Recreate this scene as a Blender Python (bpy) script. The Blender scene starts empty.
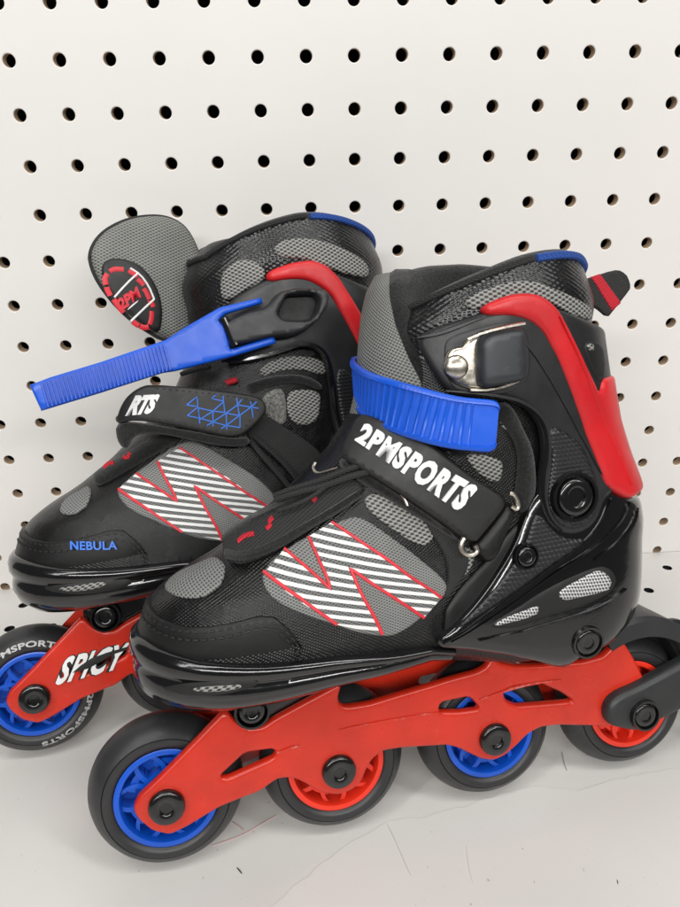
import bpy, bmesh, math, random
from mathutils import Vector, Matrix
from mathutils.geometry import delaunay_2d_cdt
import numpy as np
# ---------------------------------------------------------------- boot last (pure maths)
# rows: z, front x, rear x, half width, toe roundness, heel start, heel width factor
LAST_ROWS = np.array([
 [.0740, .014, .193, .0270, .27, .84, .82],
 [.0765, .003, .203, .0340, .27, .85, .82],
 [.0800,-.0015,.206, .0370, .27, .86, .82],
 [.0860,-.0040,.2140,.0385, .27, .86, .82],
 [.0950,-.0050,.2185,.0390, .28, .86, .82],
 [.1040,-.0038,.2195,.0385, .29, .86, .83],
 [.1100,-.0010,.2200,.0375, .30, .86, .84],
 [.1180, .0035,.2205,.0360, .32, .86, .86],
 [.1250, .0150,.2215,.0345, .36, .86, .88],
 [.1310, .0290,.2205,.0335, .38, .86, .90],
 [.1420, .0470,.2180,.0325, .42, .84, .92],
 [.1550, .0640,.2135,.0320, .45, .80, .94],
 [.1700, .0830,.2090,.0325, .48, .75, .96],
 [.1900, .0990,.2060,.0335, .50, .68, .98],
 [.2100, .1070,.2035,.0345, .50, .62, 1.0],
 [.2250, .1130,.2030,.0355, .50, .58, 1.0],
 [.2400, .1180,.2015,.0355, .50, .55, 1.0],
 [.2520, .1210,.1995,.0350, .50, .55, 1.0]])
NT = 161
TH = np.linspace(0, np.pi, NT)
SS = (1-np.cos(TH))/2
class Last:
    """closed surface of the boot: p = arc length from the heel line (negative on the near side), z = height"""
    def __init__(s, dx=0., zs=1., lean=0.):
        s.dx = dx; s.zs = zs; s.rows = LAST_ROWS.copy()
        m = s.rows[:,0] > .11
        s.rows[m,0] = .11+(s.rows[m,0]-.11)*zs
        s.rows[:,1:3] += dx
        s.rows[:,1] -= lean*np.interp(LAST_ROWS[:,0], [.17,.19,.21,.225,.24], [0,.004,.010,.014,.015])
        zz = np.linspace(s.rows[0,0], s.rows[-1,0], 140)
        s.zz = zz
        R = np.stack([np.interp(zz, s.rows[:,0], s.rows[:,i]) for i in range(7)], 1)
        for i in range(1,7):                      # soften the table
            for _ in range(3): R[1:-1,i] = (R[:-2,i]+2*R[1:-1,i]+R[2:,i])/4
        s.R = R
        s.tab = [s._curve(R[i]) for i in range(len(zz))]
        s.X = np.array([t[0] for t in s.tab]); s.Y = np.array([t[1] for t in s.tab]); s.A = np.array([t[2] for t in s.tab])
        s.NQ = 401; s.LM = s.A[:,0]; u = np.linspace(0, 1, s.NQ)          # tables over equal steps of arc length
        s.TX = np.array([np.interp(u*s.LM[j], s.A[j][::-1], s.X[j][::-1]) for j in range(len(zz))])
        s.TY = np.array([np.interp(u*s.LM[j], s.A[j][::-1], s.Y[j][::-1]) for j in range(len(zz))])
    def _curve(s, r):
        _, xf, xb, w, sf, sb, k = r
        sm = np.clip((SS-sf)/max(1e-6, sb-sf), 0, 1)
        mid = 1+(k-1)*(3*sm**2-2*sm**3)
        fr = np.where(SS < sf, (1-np.clip((sf-SS)/sf,0,1)**2.25)**(1/2.15), 1)
        bk = np.where(SS > sb, (1-np.clip((SS-sb)/(1-sb),0,1)**2.1)**(1/2.1), 1)
        y = w*mid*fr*bk
        x = xf+SS*(xb-xf)
        d = np.hypot(np.diff(x), np.diff(y))
        a = np.concatenate([[0], np.cumsum(d)])
        return x, y, a[-1]-a                      # arc length measured from the heel line
    @staticmethod
    def arch(x, z):                               # waist of the sole lifts, heel drops
        a = np.interp(x, [-.01,.01,.03,.05,.07,.112,.128,.150,.178,.200,.24], [.0,.0,.0010,.0026,.0045,.0065,.003,-.004,-.0065,-.005,-.003])
        return a*np.clip((.125-z)/.045, 0, 1)
    def raw(s, p, z):
        p = np.atleast_1d(np.asarray(p, float)); z = np.atleast_1d(np.asarray(z, float))
        f = np.clip((z-s.zz[0])/(s.zz[-1]-s.zz[0]), 0, 1)*(len(s.zz)-1)
        i = np.minimum(f.astype(int), len(s.zz)-2); g = f-i; acc = []
        for j in (i, i+1):
            q = np.clip(np.abs(p)/s.LM[j], 0, 1)*(s.NQ-1); a = np.minimum(q.astype(int), s.NQ-2); t = q-a
            acc.append((s.TX[j,a]*(1-t)+s.TX[j,a+1]*t, s.TY[j,a]*(1-t)+s.TY[j,a+1]*t))
        x = acc[0][0]*(1-g)+acc[1][0]*g; y = acc[0][1]*(1-g)+acc[1][1]*g
        out = np.stack([x, np.where(p <= 0, -y, y), z], 1)
        out[:,2] += s.arch(out[:,0]-s.dx, out[:,2])
        return out
    def eval(s, p, z, h=0.):
        p = np.atleast_1d(np.asarray(p, float)); z = np.atleast_1d(np.asarray(z, float))
        P = s.raw(p, z); e = .0012
        dp = s.raw(p+e, z)-s.raw(p-e, z); dz = s.raw(p, z+e)-s.raw(p, z-e)
        n = np.cross(dp, dz); l = np.linalg.norm(n, axis=1); n = n/np.maximum(l, 1e-12)[:,None]
        return P+n*np.broadcast_to(np.asarray(h, float), (len(P),))[:,None]
    def near_y(s, x, z):                          # y of the near side at (x, z); nan outside
        j = (z-s.zz[0])/(s.zz[-1]-s.zz[0])*(len(s.zz)-1)
        if j < 0 or j > len(s.zz)-1: return None
        j0 = int(min(j, len(s.zz)-2)); g = j-j0
        X = s.X[j0]*(1-g)+s.X[j0+1]*g; Y = s.Y[j0]*(1-g)+s.Y[j0+1]*g; A = s.A[j0]*(1-g)+s.A[j0+1]*g
        if x < X[0] or x > X[-1]: return None
        return -np.interp(x, X, Y), -np.interp(x, X, A)

random.seed(4)
SC = bpy.context.scene
COL = SC.collection
PI = math.pi
# ================================================================ materials
def new_mat(name):
    m = bpy.data.materials.new(name); m.use_nodes = True
    nt = m.node_tree
    return m, nt, nt.nodes['Principled BSDF']
def N(nt, t, **kw):
    n = nt.nodes.new(t)
    for k, v in kw.items(): setattr(n, k, v)
    return n
def math_n(nt, op, a, b=None, c=None):
    n = N(nt, 'ShaderNodeMath', operation=op)
    for i, v in enumerate((a, b, c)):
        if v is None: continue
        if isinstance(v, (int, float)): n.inputs[i].default_value = v
        else: nt.links.new(v, n.inputs[i])
    return n.outputs[0]
def ramp(nt, fac, stops):
    r = N(nt, 'ShaderNodeValToRGB')
    e = r.color_ramp.elements
    while len(e) < len(stops): e.new(.5)
    for i, (p, c) in enumerate(stops):
        e[i].position = p; e[i].color = (c[0], c[1], c[2], 1)
    nt.links.new(fac, r.inputs[0]); return r.outputs[0]
def uv_xy(nt, scale, rot=0):
    u = N(nt, 'ShaderNodeUVMap'); m = N(nt, 'ShaderNodeMapping')
    m.inputs['Scale'].default_value = (scale[0], scale[1], 1); m.inputs['Rotation'].default_value = (0, 0, rot)
    nt.links.new(u.outputs[0], m.inputs[0])
    s = N(nt, 'ShaderNodeSeparateXYZ'); nt.links.new(m.outputs[0], s.inputs[0])
    return s.outputs[0], s.outputs[1], m.outputs[0]
def noise(nt, scale, detail=3, rough=.55, vec=None):
    n = N(nt, 'ShaderNodeTexNoise'); n.inputs['Scale'].default_value = scale
    n.inputs['Detail'].default_value = detail; n.inputs['Roughness'].default_value = rough
    if vec is None:
        t = N(nt, 'ShaderNodeTexCoord'); vec = t.outputs['Object']
    nt.links.new(vec, n.inputs['Vector']); return n.outputs['Fac']
def bump(nt, b, h, strength, dist):
    n = N(nt, 'ShaderNodeBump'); n.inputs['Strength'].default_value = strength
    n.inputs['Distance'].default_value = dist
    nt.links.new(h, n.inputs['Height'])
    nt.links.new(n.outputs[0], b.inputs['Normal']); return n
def cell(nt, per, rot=0, stagger=True):
    """0..1 pattern of raised threads with small pits, period per (m) in UV metres"""
    x, y, _ = uv_xy(nt, (2*PI/per, 2*PI/per), rot)
    if stagger: x = math_n(nt, 'MULTIPLY', x, .58)
    s = math_n(nt, 'MULTIPLY', math_n(nt, 'SINE', x), math_n(nt, 'SINE', y))
    return math_n(nt, 'MULTIPLY_ADD', s, .5, .5)
def plastic(name, col, rough=.35, grain=.0, scuff=.0, coat=0., grain_scale=2500, spec=.5):
    m, nt, b = new_mat(name)
    b.inputs['Roughness'].default_value = rough
    b.inputs['Specular IOR Level'].default_value = spec
    f = noise(nt, 38, 4)
    k = .82
    c = ramp(nt, f, [(.3, [v*k for v in col]), (.75, [min(1, v*1.12) for v in col])])
    if scuff:
        g = noise(nt, 300, 5, .7)
        mx = N(nt, 'ShaderNodeMix', data_type='RGBA'); nt.links.new(c, mx.inputs[6])
        mx.inputs[7].default_value = (.45, .43, .4, 1)
        g2 = math_n(nt, 'MULTIPLY', ramp(nt, g, [(.66, (0,0,0)), (.72, (1,1,1))]), scuff)
        nt.links.new(g2, mx.inputs[0]); c = mx.outputs[2]
    nt.links.new(c, b.inputs['Base Color'])
    r = noise(nt, 120, 4)
    nt.links.new(math_n(nt, 'MULTIPLY_ADD', r, rough*.7, rough*.65), b.inputs['Roughness'])
    if coat: b.inputs['Coat Weight'].default_value = coat; b.inputs['Coat Roughness'].default_value = .06
    if grain: bump(nt, b, noise(nt, grain_scale, 2), grain, .0002)
    elif coat: bump(nt, b, noise(nt, 70, 4, .6), .22, .0012)
    return m
def worn(m, amt=.35):
    nt = m.node_tree; b = nt.nodes['Principled BSDF']; src = b.inputs['Base Color'].links[0].from_socket
    g = N(nt, 'ShaderNodeNewGeometry')
    e = ramp(nt, g.outputs['Pointiness'], [(.535, (0,0,0)), (.60, (1,1,1))])
    f = ramp(nt, noise(nt, 260, 5, .75), [(.53, (0,0,0)), (.60, (1,1,1))])
    mx = N(nt, 'ShaderNodeMix', data_type='RGBA'); nt.links.new(src, mx.inputs[6]); mx.inputs[7].default_value = (.60,.50,.46,1)
    nt.links.new(math_n(nt, 'MULTIPLY', math_n(nt, 'MULTIPLY', e, f), amt), mx.inputs[0]); nt.links.new(mx.outputs[2], b.inputs['Base Color'])
def fabric(name, c0, c1, per=.0013, rough=.75, depth=.0003, rot=0, strength=.8, sheen=0., gap=.35, metal=0.):
    m, nt, b = new_mat(name)
    s = cell(nt, per, rot)
    f = noise(nt, 55, 3)
    c = ramp(nt, s, [(gap-.15, c0), (gap+.2, c1)])
    mx = N(nt, 'ShaderNodeMix', data_type='RGBA', blend_type='MULTIPLY'); mx.inputs[0].default_value = .5
    nt.links.new(c, mx.inputs[6]); nt.links.new(ramp(nt, f, [(.3, (.6,.6,.6)), (.7, (1,1,1))]), mx.inputs[7])
    nt.links.new(mx.outputs[2], b.inputs['Base Color'])
    b.inputs['Roughness'].default_value = rough; b.inputs['Sheen Weight'].default_value = sheen
    b.inputs['Metallic'].default_value = metal
    bump(nt, b, s, strength, depth)
    return m
def fuzzy(name, col):
    m, nt, b = new_mat(name)
    f = noise(nt, 900, 5, .75)
    nt.links.new(ramp(nt, f, [(.35, [v*.3 for v in col]), (.7, [v*2.2 for v in col])]), b.inputs['Base Color'])
    b.inputs['Roughness'].default_value = .95; b.inputs['Sheen Weight'].default_value = .25
    b.inputs['Specular IOR Level'].default_value = .2
    bump(nt, b, f, .9, .0007); return m
def leather(name, col, rough, per=.0016, strength=.6, depth=.00022, spec=.36):
    m, nt, b = new_mat(name)
    b.inputs['Specular IOR Level'].default_value = spec
    s = cell(nt, per, 0)
    w = noise(nt, 90, 4)
    nt.links.new(ramp(nt, w, [(.3, [v*.7 for v in col]), (.7, [v*1.3 for v in col])]), b.inputs['Base Color'])
    nt.links.new(math_n(nt, 'MULTIPLY_ADD', w, .2, rough-.1), b.inputs['Roughness'])
    h = math_n(nt, 'ADD', s, math_n(nt, 'MULTIPLY', noise(nt, 700, 3), .6))
    h = math_n(nt, 'ADD', h, math_n(nt, 'MULTIPLY', noise(nt, 75, 3), 5.))
    bump(nt, b, h, strength, depth); return m
M = {}
M['leather'] = leather('embossed black leatherette', (.0045,.0045,.0045), .28, per=.0012, strength=.75, depth=.0002)
M['smooth_leather'] = leather('smooth black leather', (.0055,.0055,.0055), .44, per=.0007, strength=.35, depth=.0001)
M['collar'] = leather('collar leatherette', (.007,.007,.0075), .28, per=.0021, strength=.6, depth=.00028, spec=.5)
M['gloss'] = plastic('glossy black shell plastic', (.005,.005,.0055), .15, scuff=.03, coat=.4)
M['cuff'] = plastic('matte black cuff plastic', (.012,.0125,.0135), .42, grain=.2, scuff=.02)
def carbon():
    m, nt, b = new_mat('carbon textured black plastic')
    s = cell(nt, .0021, .5)
    b.inputs['Base Color'].default_value = (.010,.0105,.0115,1)
    nt.links.new(math_n(nt, 'MULTIPLY_ADD', s, .25, .27), b.inputs['Roughness'])
    bump(nt, b, s, .8, .0003); return m
M['carbon'] = carbon()
M['grey'] = fabric('grey mesh fabric', (.035,.037,.036), (.22,.225,.215), per=.00125, gap=.33, rough=.6)
M['grey_coarse'] = fabric('coarse grey mesh fabric', (.02,.02,.02), (.30,.30,.28), per=.0019, gap=.42, rough=.5, depth=.0005)
M['silver'] = fabric('silver mesh vent', (.03,.03,.03), (.62,.62,.62), per=.0014, gap=.4, rough=.35, metal=.3, rot=.6)
M['tongue'] = fabric('grey tongue mesh', (.06,.062,.058), (.24,.245,.225), per=.0016, gap=.38, rough=.62, depth=.00045, rot=.12)
M['suede'] = fuzzy('grey suede', (.14,.14,.13))
M['fuzz'] = fuzzy('black velour lining', (.010,.010,.010))
M['web'] = fabric('black webbing', (.006,.006,.006), (.028,.028,.028), per=.0011, rough=.85, depth=.0004)
M['red_web'] = fabric('red webbing', (.25,.005,.01), (.62,.012,.03), per=.0011, rough=.8, depth=.0004)
M['blue_trim'] = fabric('blue piping fabric', (.01,.04,.22), (.02,.10,.45), per=.0012, rough=.7)
M['red'] = plastic('red plastic', (.54,.024,.009), .30, scuff=.10, grain=.08)
worn(M['red'])
M['red_trim'] = plastic('red cuff trim plastic', (.54,.010,.014), .42, scuff=.05, grain=.08)
M['red_hub'] = plastic('red wheel hub plastic', (.70,.03,.012), .33)
M['blue'] = plastic('blue strap plastic', (.003,.082,.56), .36, grain=.05)
M['blue_hub'] = plastic('blue wheel hub plastic', (.004,.075,.48), .32)
M['tyre'] = plastic('dark rubber tyre', (.020,.020,.021), .42, scuff=.10, grain=.1)
M['bolt'] = plastic('black bolt metal', (.006,.006,.006), .18, coat=.4)
M['brake'] = plastic('dark grey brake plastic', (.018,.019,.020), .45, grain=.1, scuff=.03)
M['lever'] = plastic('charcoal buckle plastic', (.026,.029,.033), .42, scuff=.12, grain=.15)
M['lever_dark'] = plastic('black lever plastic', (.020,.0205,.022), .46, scuff=.06, grain=.1)
def wavy():
    m, nt, b = new_mat('faceted glossy black cap')
    b.inputs['Base Color'].default_value = (.005,.005,.006,1); b.inputs['Roughness'].default_value = .08
    bump(nt, b, noise(nt, 420, 3), 1., .0022); return m
M['cap'] = wavy()
M['dark'] = plastic('recess shade black', (.003,.003,.003), .6)  # near-black colour standing in for shade inside recesses and openings
M['velcro_top'] = plastic('smooth black strap face', (.010,.010,.010), .52, grain=.25, grain_scale=1500)
M['pale_red'] = plastic('faint red pen', (.55,.36,.35), .5)
M['pale_grey'] = plastic('faint scratch', (.42,.41,.39), .5)
M['worn_ink'] = plastic('worn pale print', (.42,.42,.42), .55)
M['white_ink'] = plastic('white rubber print', (.78,.78,.77), .5)
M['black_ink'] = plastic('black print', (.008,.008,.008), .5)
M['red_ink'] = plastic('red print', (.62,.02,.035), .5)
M['blue_ink'] = plastic('blue print', (.03,.16,.62), .5)
M['thread'] = plastic('black thread', (.008,.008,.008), .6)
def metal():
    m, nt, b = new_mat('scratched nickel')
    b.inputs['Metallic'].default_value = 1; b.inputs['Base Color'].default_value = (.55,.51,.44,1)
    nt.links.new(math_n(nt, 'MULTIPLY_ADD', noise(nt, 160, 5), .5, .05), b.inputs['Roughness'])
    bump(nt, b, noise(nt, 140, 4), .4, .0005); return m
M['metal'] = metal()
def stripes():
    m, nt, b = new_mat('white striped mesh emblem')
    x, y, _ = uv_xy(nt, (1, 1), STRIPE_ROT)
    t = math_n(nt, 'FRACT', math_n(nt, 'MULTIPLY', y, 1/.0033))
    w = math_n(nt, 'LESS_THAN', t, .46)
    s = cell(nt, .00125)
    g = ramp(nt, s, [(.18, (.02,.02,.02)), (.53, (.15,.155,.15))])
    mx = N(nt, 'ShaderNodeMix', data_type='RGBA'); nt.links.new(w, mx.inputs[0]); nt.links.new(g, mx.inputs[6])
    mx.inputs[7].default_value = (.68,.68,.67,1); nt.links.new(mx.outputs[2], b.inputs['Base Color'])
    b.inputs['Roughness'].default_value = .55
    bump(nt, b, math_n(nt, 'ADD', math_n(nt, 'MULTIPLY', s, math_n(nt, 'SUBTRACT', 1.2, w)), w), .7, .0003); return m
STRIPE_ROT = .30
M['stripes'] = stripes()
def board_mat(name, base, raw):
    m, nt, b = new_mat(name)
    t = N(nt, 'ShaderNodeTexCoord')
    f = noise(nt, 5, 5, .6); sp = noise(nt, 420, 2, .4)
    c = ramp(nt, f, [(.3, [v*.95 for v in base]), (.7, base)])
    mx = N(nt, 'ShaderNodeMix', data_type='RGBA'); nt.links.new(c, mx.inputs[6]); mx.inputs[7].default_value = (.25,.23,.2,1)
    nt.links.new(math_n(nt, 'MULTIPLY', ramp(nt, sp, [(.80, (0,0,0)), (.83, (1,1,1))]), .5), mx.inputs[0])
    nt.links.new(mx.outputs[2], b.inputs['Base Color'])
    b.inputs['Roughness'].default_value = .42
    bump(nt, b, noise(nt, 60, 5), .12, .0006); return m
M['board'] = board_mat('white melamine board', (.77,.752,.722), 0)
M['raw'] = plastic('raw brown hardboard', (.50,.38,.26), .9)
def shelf_mat(LINER):
    m, nt, b = new_mat('worn white painted shelf' if not LINER else 'worn white paper liner')
    t = N(nt, 'ShaderNodeTexCoord')
    s = N(nt, 'ShaderNodeSeparateXYZ'); nt.links.new(t.outputs['Object'], s.inputs[0])
    f = noise(nt, 7, 5); c = ramp(nt, f, [(.3, (.54,.53,.505)), (.7, (.62,.61,.585))])
    mx = N(nt, 'ShaderNodeMix', data_type='RGBA'); nt.links.new(c, mx.inputs[6]); mx.inputs[7].default_value = (.66,.645,.62,1)
    mx.inputs[0].default_value = LINER; c = mx.outputs[2]
    # brown flecks, grime and red crayon dust
    for sc, lo, colr, amt in ((330, .735, (.20,.15,.12), .6), (900, .70, (.30,.27,.24), .35), (800, .76, (.1,.08,.07), .6)):
        q = noise(nt, sc, 3, .5)
        mx = N(nt, 'ShaderNodeMix', data_type='RGBA'); nt.links.new(c, mx.inputs[6]); mx.inputs[7].default_value = (*colr, 1)
        nt.links.new(math_n(nt, 'MULTIPLY', ramp(nt, q, [(lo, (0,0,0)), (lo+.04, (1,1,1))]), amt), mx.inputs[0]); c = mx.outputs[2]
    q = noise(nt, 420, 4, .7); z = noise(nt, 20, 2)
    mk = math_n(nt, 'MULTIPLY', ramp(nt, q, [(.62, (0,0,0)), (.66, (1,1,1))]), ramp(nt, z, [(.55, (0,0,0)), (.7, (1,1,1))]))
    mk = math_n(nt, 'MULTIPLY', mk, math_n(nt, 'LESS_THAN', s.outputs[1], -.262))
    mx = N(nt, 'ShaderNodeMix', data_type='RGBA'); nt.links.new(c, mx.inputs[6]); mx.inputs[7].default_value = (.6,.12,.14,1)
    nt.links.new(math_n(nt, 'MULTIPLY', mk, .45), mx.inputs[0]); c = mx.outputs[2]
    nt.links.new(c, b.inputs['Base Color']); b.inputs['Roughness'].default_value = .34
    h = math_n(nt, 'ADD', math_n(nt, 'MULTIPLY', noise(nt, 30, 6, .6), 1.), 0.)
    bump(nt, b, h, .25, .0007); return m
M['shelf'] = shelf_mat(0.); M['liner'] = shelf_mat(.25)

# ================================================================ mesh helpers
def link(name, verts, faces, mat, parent=None, uvs=None, sharp=40, smooth=True):
    me = bpy.data.meshes.new(name)
    me.from_pydata([tuple(v) for v in verts], [], [tuple(f) for f in faces])
    if uvs is not None:
        L = me.uv_layers.new(name='UVMap')
        for l in me.loops: L.data[l.index].uv = uvs[l.vertex_index]
    me.materials.append(mat)
    bm = bmesh.new(); bm.from_mesh(me); bmesh.ops.recalc_face_normals(bm, faces=bm.faces); bm.to_mesh(me); bm.free()
    if smooth:
        me.shade_smooth(); me.set_sharp_from_angle(angle=math.radians(sharp))
    o = bpy.data.objects.new(name, me); COL.objects.link(o)
    if parent: o.parent = parent
    return o
class MB:
    """collects several pieces into one mesh"""
    def __init__(s): s.v = []; s.f = []; s.uv = []
    def add(s, v, f, uv=None):
        k = len(s.v); s.v += [tuple(map(float, q)) for q in v]; s.f += [tuple(i+k for i in q) for q in f]
        s.uv += [tuple(map(float, q)) for q in uv] if uv is not None else [(float(q[0]), float(q[2])) for q in v]
        return s
    def build(s, name, mat, parent=None, sharp=40): return link(name, s.v, s.f, mat, parent, s.uv, sharp)
def resample(P, st, closed=True):
    P = np.array(P, float); Q = []
    n = len(P)
    for i in range(n if closed else n-1):
        a, b = P[i], P[(i+1) % n]; m = max(1, int(round(np.linalg.norm(b-a)/st)))
        for j in range(m): Q.append(a+(b-a)*j/m)
    if not closed: Q.append(P[-1])
    return np.array(Q)
def even(P, st):
    P = np.array(P, float); Q = np.vstack([P, P[:1]]); a = np.concatenate([[0], np.cumsum(np.linalg.norm(np.diff(Q, axis=0), axis=1))])
    t = np.arange(max(6, int(round(a[-1]/st))))/max(6, int(round(a[-1]/st)))*a[-1]
    return np.stack([np.interp(t, a, Q[:,0]), np.interp(t, a, Q[:,1])], 1)
def even_open(P, st):
    P = np.array(P, float); a = np.concatenate([[0], np.cumsum(np.linalg.norm(np.diff(P, axis=0), axis=1))]); n = int(a[-1]/st); t = np.linspace(0, a[-1], n)
    return np.stack([np.interp(t, a, P[:,i]) for i in range(P.shape[1])], 1)
def chaikin(P, it=2, closed=True):
    P = np.array(P, float)
    for _ in range(it):
        if closed:
            R = np.roll(P, -1, 0); P = np.stack([.75*P+.25*R, .25*P+.75*R], 1).reshape(-1, P.shape[1])
        else:
            A, B = P[:-1], P[1:]; mid = np.stack([.75*A+.25*B, .25*A+.75*B], 1).reshape(-1, P.shape[1])
            P = np.concatenate([P[:1], mid[1:-1], P[-1:]])
    return P
def seg_dist(Q, P):
    A = P; B = np.roll(P, -1, 0); d = np.full(len(Q), 1e9)
    for a, b in zip(A, B):
        ab = b-a; t = np.clip(((Q-a)@ab)/max(1e-18, ab@ab), 0, 1)
        d = np.minimum(d, np.linalg.norm(Q-(a+t[:,None]*ab), axis=1))
    return d
def inside(Q, P):
    r = np.zeros(len(Q), bool); n = len(P)
    for i in range(n):
        a, b = P[i], P[(i+1) % n]
        c = ((a[1] > Q[:,1]) != (b[1] > Q[:,1]))
        with np.errstate(divide='ignore', invalid='ignore'):
            x = (b[0]-a[0])*(Q[:,1]-a[1])/(b[1]-a[1]+1e-18)+a[0]
        r ^= c & (Q[:,0] < x)
    return r
def on_last(La): return lambda P, h: La.eval(P[:,0], P[:,1], h)
def on_sheet(fy, side=1):
    """surface y = fy(x, z) facing the near side"""
    def e(P, h):
        x, z = P[:,0], P[:,1]; d = 1e-4
        y = fy(x, z)+0*x
        gx = (fy(x+d, z)-fy(x-d, z))/(2*d)+0*x; gz = (fy(x, z+d)-fy(x, z-d))/(2*d)+0*x
        n = np.stack([gx, -np.ones_like(x), gz], 1); n /= np.linalg.norm(n, axis=1)[:,None]
        R = np.stack([x, y, z], 1)+n*np.broadcast_to(np.asarray(h, float), x.shape)[:,None]
        R[:,1] *= side
        return R
    return e
def panel(mb, outline, emb, off=0., th=.001, rnd=.0015, bot=-.001, step=.002, smooth=2, holes=(), hfun=None, crisp=0.):
    """a moulded or sewn piece: outline in surface coordinates, rounded rim, closed underside"""
    P = np.array(outline, float)
    if crisp: P = resample(P, crisp); holes = [resample(h, crisp) for h in holes]
    if smooth: P = chaikin(P, smooth)
    P = even(P, step) if smooth else resample(P, step)
    keep = [0]
    for i in range(1, len(P)):
        if np.linalg.norm(P[i]-P[keep[-1]]) > step*.3: keep.append(i)
    P = P[keep]
    H = [even(chaikin(h, smooth), step) if smooth else resample(h, step) for h in holes]
    lo, hi = P.min(0), P.max(0)
    gx = np.arange(lo[0], hi[0], step); gy = np.arange(lo[1], hi[1], step*.87)
    G = np.array([(x+(j % 2)*step*.5, y) for j, y in enumerate(gy) for x in gx]) if len(gx) and len(gy) else np.zeros((0,2))
    loops = [P]+list(H)
    def bd(Q):
        d = seg_dist(Q, P)
        for h in H: d = np.minimum(d, seg_dist(Q, h))
        return d
    use = th > .00045
    if len(G):
        k = inside(G, P); d = bd(G); k &= d > (rnd+step*.35 if use else step*.55)
        for h in H: k &= ~inside(G, h)
        G = G[k]
    if use:                                        # rows parallel to the rim give it an even rounding
        ex = []
        for li, Lp in enumerate(loops):
            T = np.roll(Lp, -1, 0)-np.roll(Lp, 1, 0); T /= np.linalg.norm(T, axis=1)[:,None]+1e-12
            ar = np.sum(Lp[:,0]*np.roll(Lp[:,1], -1)-np.roll(Lp[:,0], -1)*Lp[:,1])
            Nn = np.stack([-T[:,1], T[:,0]], 1)*(1 if ar > 0 else -1)*(1 if li == 0 else -1)
            for fr_ in (.08, .25, .55, 1.0):
                d0 = rnd*fr_
                if d0 < .00008: continue
                Cn = Lp+Nn*d0; k = inside(Cn, P)&(bd(Cn) > d0*.94)
                for h in H: k &= ~inside(Cn, h)
                last = None
                for q in Cn[k]:
                    if last is None or np.hypot(*(q-last)) > step*.45: ex.append(q); last = q
        if ex: G = np.concatenate([G.reshape(-1, 2), np.array(ex)])
    V = [Vector(q) for q in P]; E = [(i, (i+1) % len(P)) for i in range(len(P))]
    for h in H:
        k = len(V); V += [Vector(q) for q in h]; E += [(k+i, k+(i+1) % len(h)) for i in range(len(h))]
    V += [Vector(q) for q in G]
    ov, oe, of, *_ = delaunay_2d_cdt(V, E, [], 4 if H else 1, 1e-7)
    Q = np.array([(v.x, v.y) for v in ov])
    of = [f for f in of if len(f) == 3]
    cen = np.array([Q[list(f)].mean(0) for f in of])
    ok = inside(cen, P)
    for h in H: ok &= ~inside(cen, h)
    of = [f for f, o in zip(of, ok) if o]
    d = bd(Q)
    t = np.clip(d/max(rnd, 1e-6), 0, 1)
    hh = off+th*np.sqrt(np.clip(1-(1-t)**2, 0, 1))
    if hfun is not None: hh = hh+hfun(Q)
    top = emb(Q, hh); btm = emb(Q, np.full(len(Q), bot))
    n = len(Q); cnt = {}
    F = [tuple(f) for f in of]
    for f in F:
        for a, b in ((f[0],f[1]),(f[1],f[2]),(f[2],f[0])): cnt[(a,b)] = cnt.get((a,b), 0)+1
    side = [(a, b, b+n, a+n) for (a, b) in cnt if (b, a) not in cnt]
    mb.add(np.concatenate([top, btm]), F+[(f[2]+n, f[1]+n, f[0]+n) for f in F]+side, np.concatenate([Q, Q]))
    return mb
def ribbon(mb, pts, w, emb, off=.0003, th=.0004, step=.0015, smooth=2, taper=0.):
    P = chaikin(pts, smooth, False) if smooth else np.array(pts, float)
    P = resample(P, step, False); T = np.gradient(P, axis=0); T /= np.linalg.norm(T, axis=1)[:,None]+1e-12
    Nn = np.stack([-T[:,1], T[:,0]], 1); m = len(P); prof = [(-1,-.0006),(-1,0),(-.55,1),(.55,1),(1,0),(1,-.0006)]
    s = np.linspace(0, 1, m); ww = w*(1-taper*np.abs(2*s-1)**3) if taper else np.full(m, w)
    V = []; U = []
    for a, h in prof:
        Q = P+Nn*(a*ww/2)[:,None]; V.append(emb(Q, np.full(m, off+(th*h if h >= 0 else h)))); U.append(Q)
    V = np.concatenate(V); U = np.concatenate(U); F = []
    for j in range(5):
        for i in range(m-1): F.append((j*m+i, j*m+i+1, (j+1)*m+i+1, (j+1)*m+i))
    F.append(tuple(j*m for j in range(6))); F.append(tuple(j*m+m-1 for j in range(5, -1, -1)))
    return mb.add(V, F, U)
def stitches(mb, pts, emb, off=.0006, ln=.0019, gap=.0011, r=.00035, smooth=2):
    P = resample(chaikin(pts, smooth, False), .0003, False)
    n = int((ln+gap)/.0003); m = int(ln/.0003)
    for i in range(0, len(P)-m, n): ribbon(mb, P[i:i+m:2], r*2, emb, off, .00035, step=.001, smooth=0)
    return mb
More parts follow.
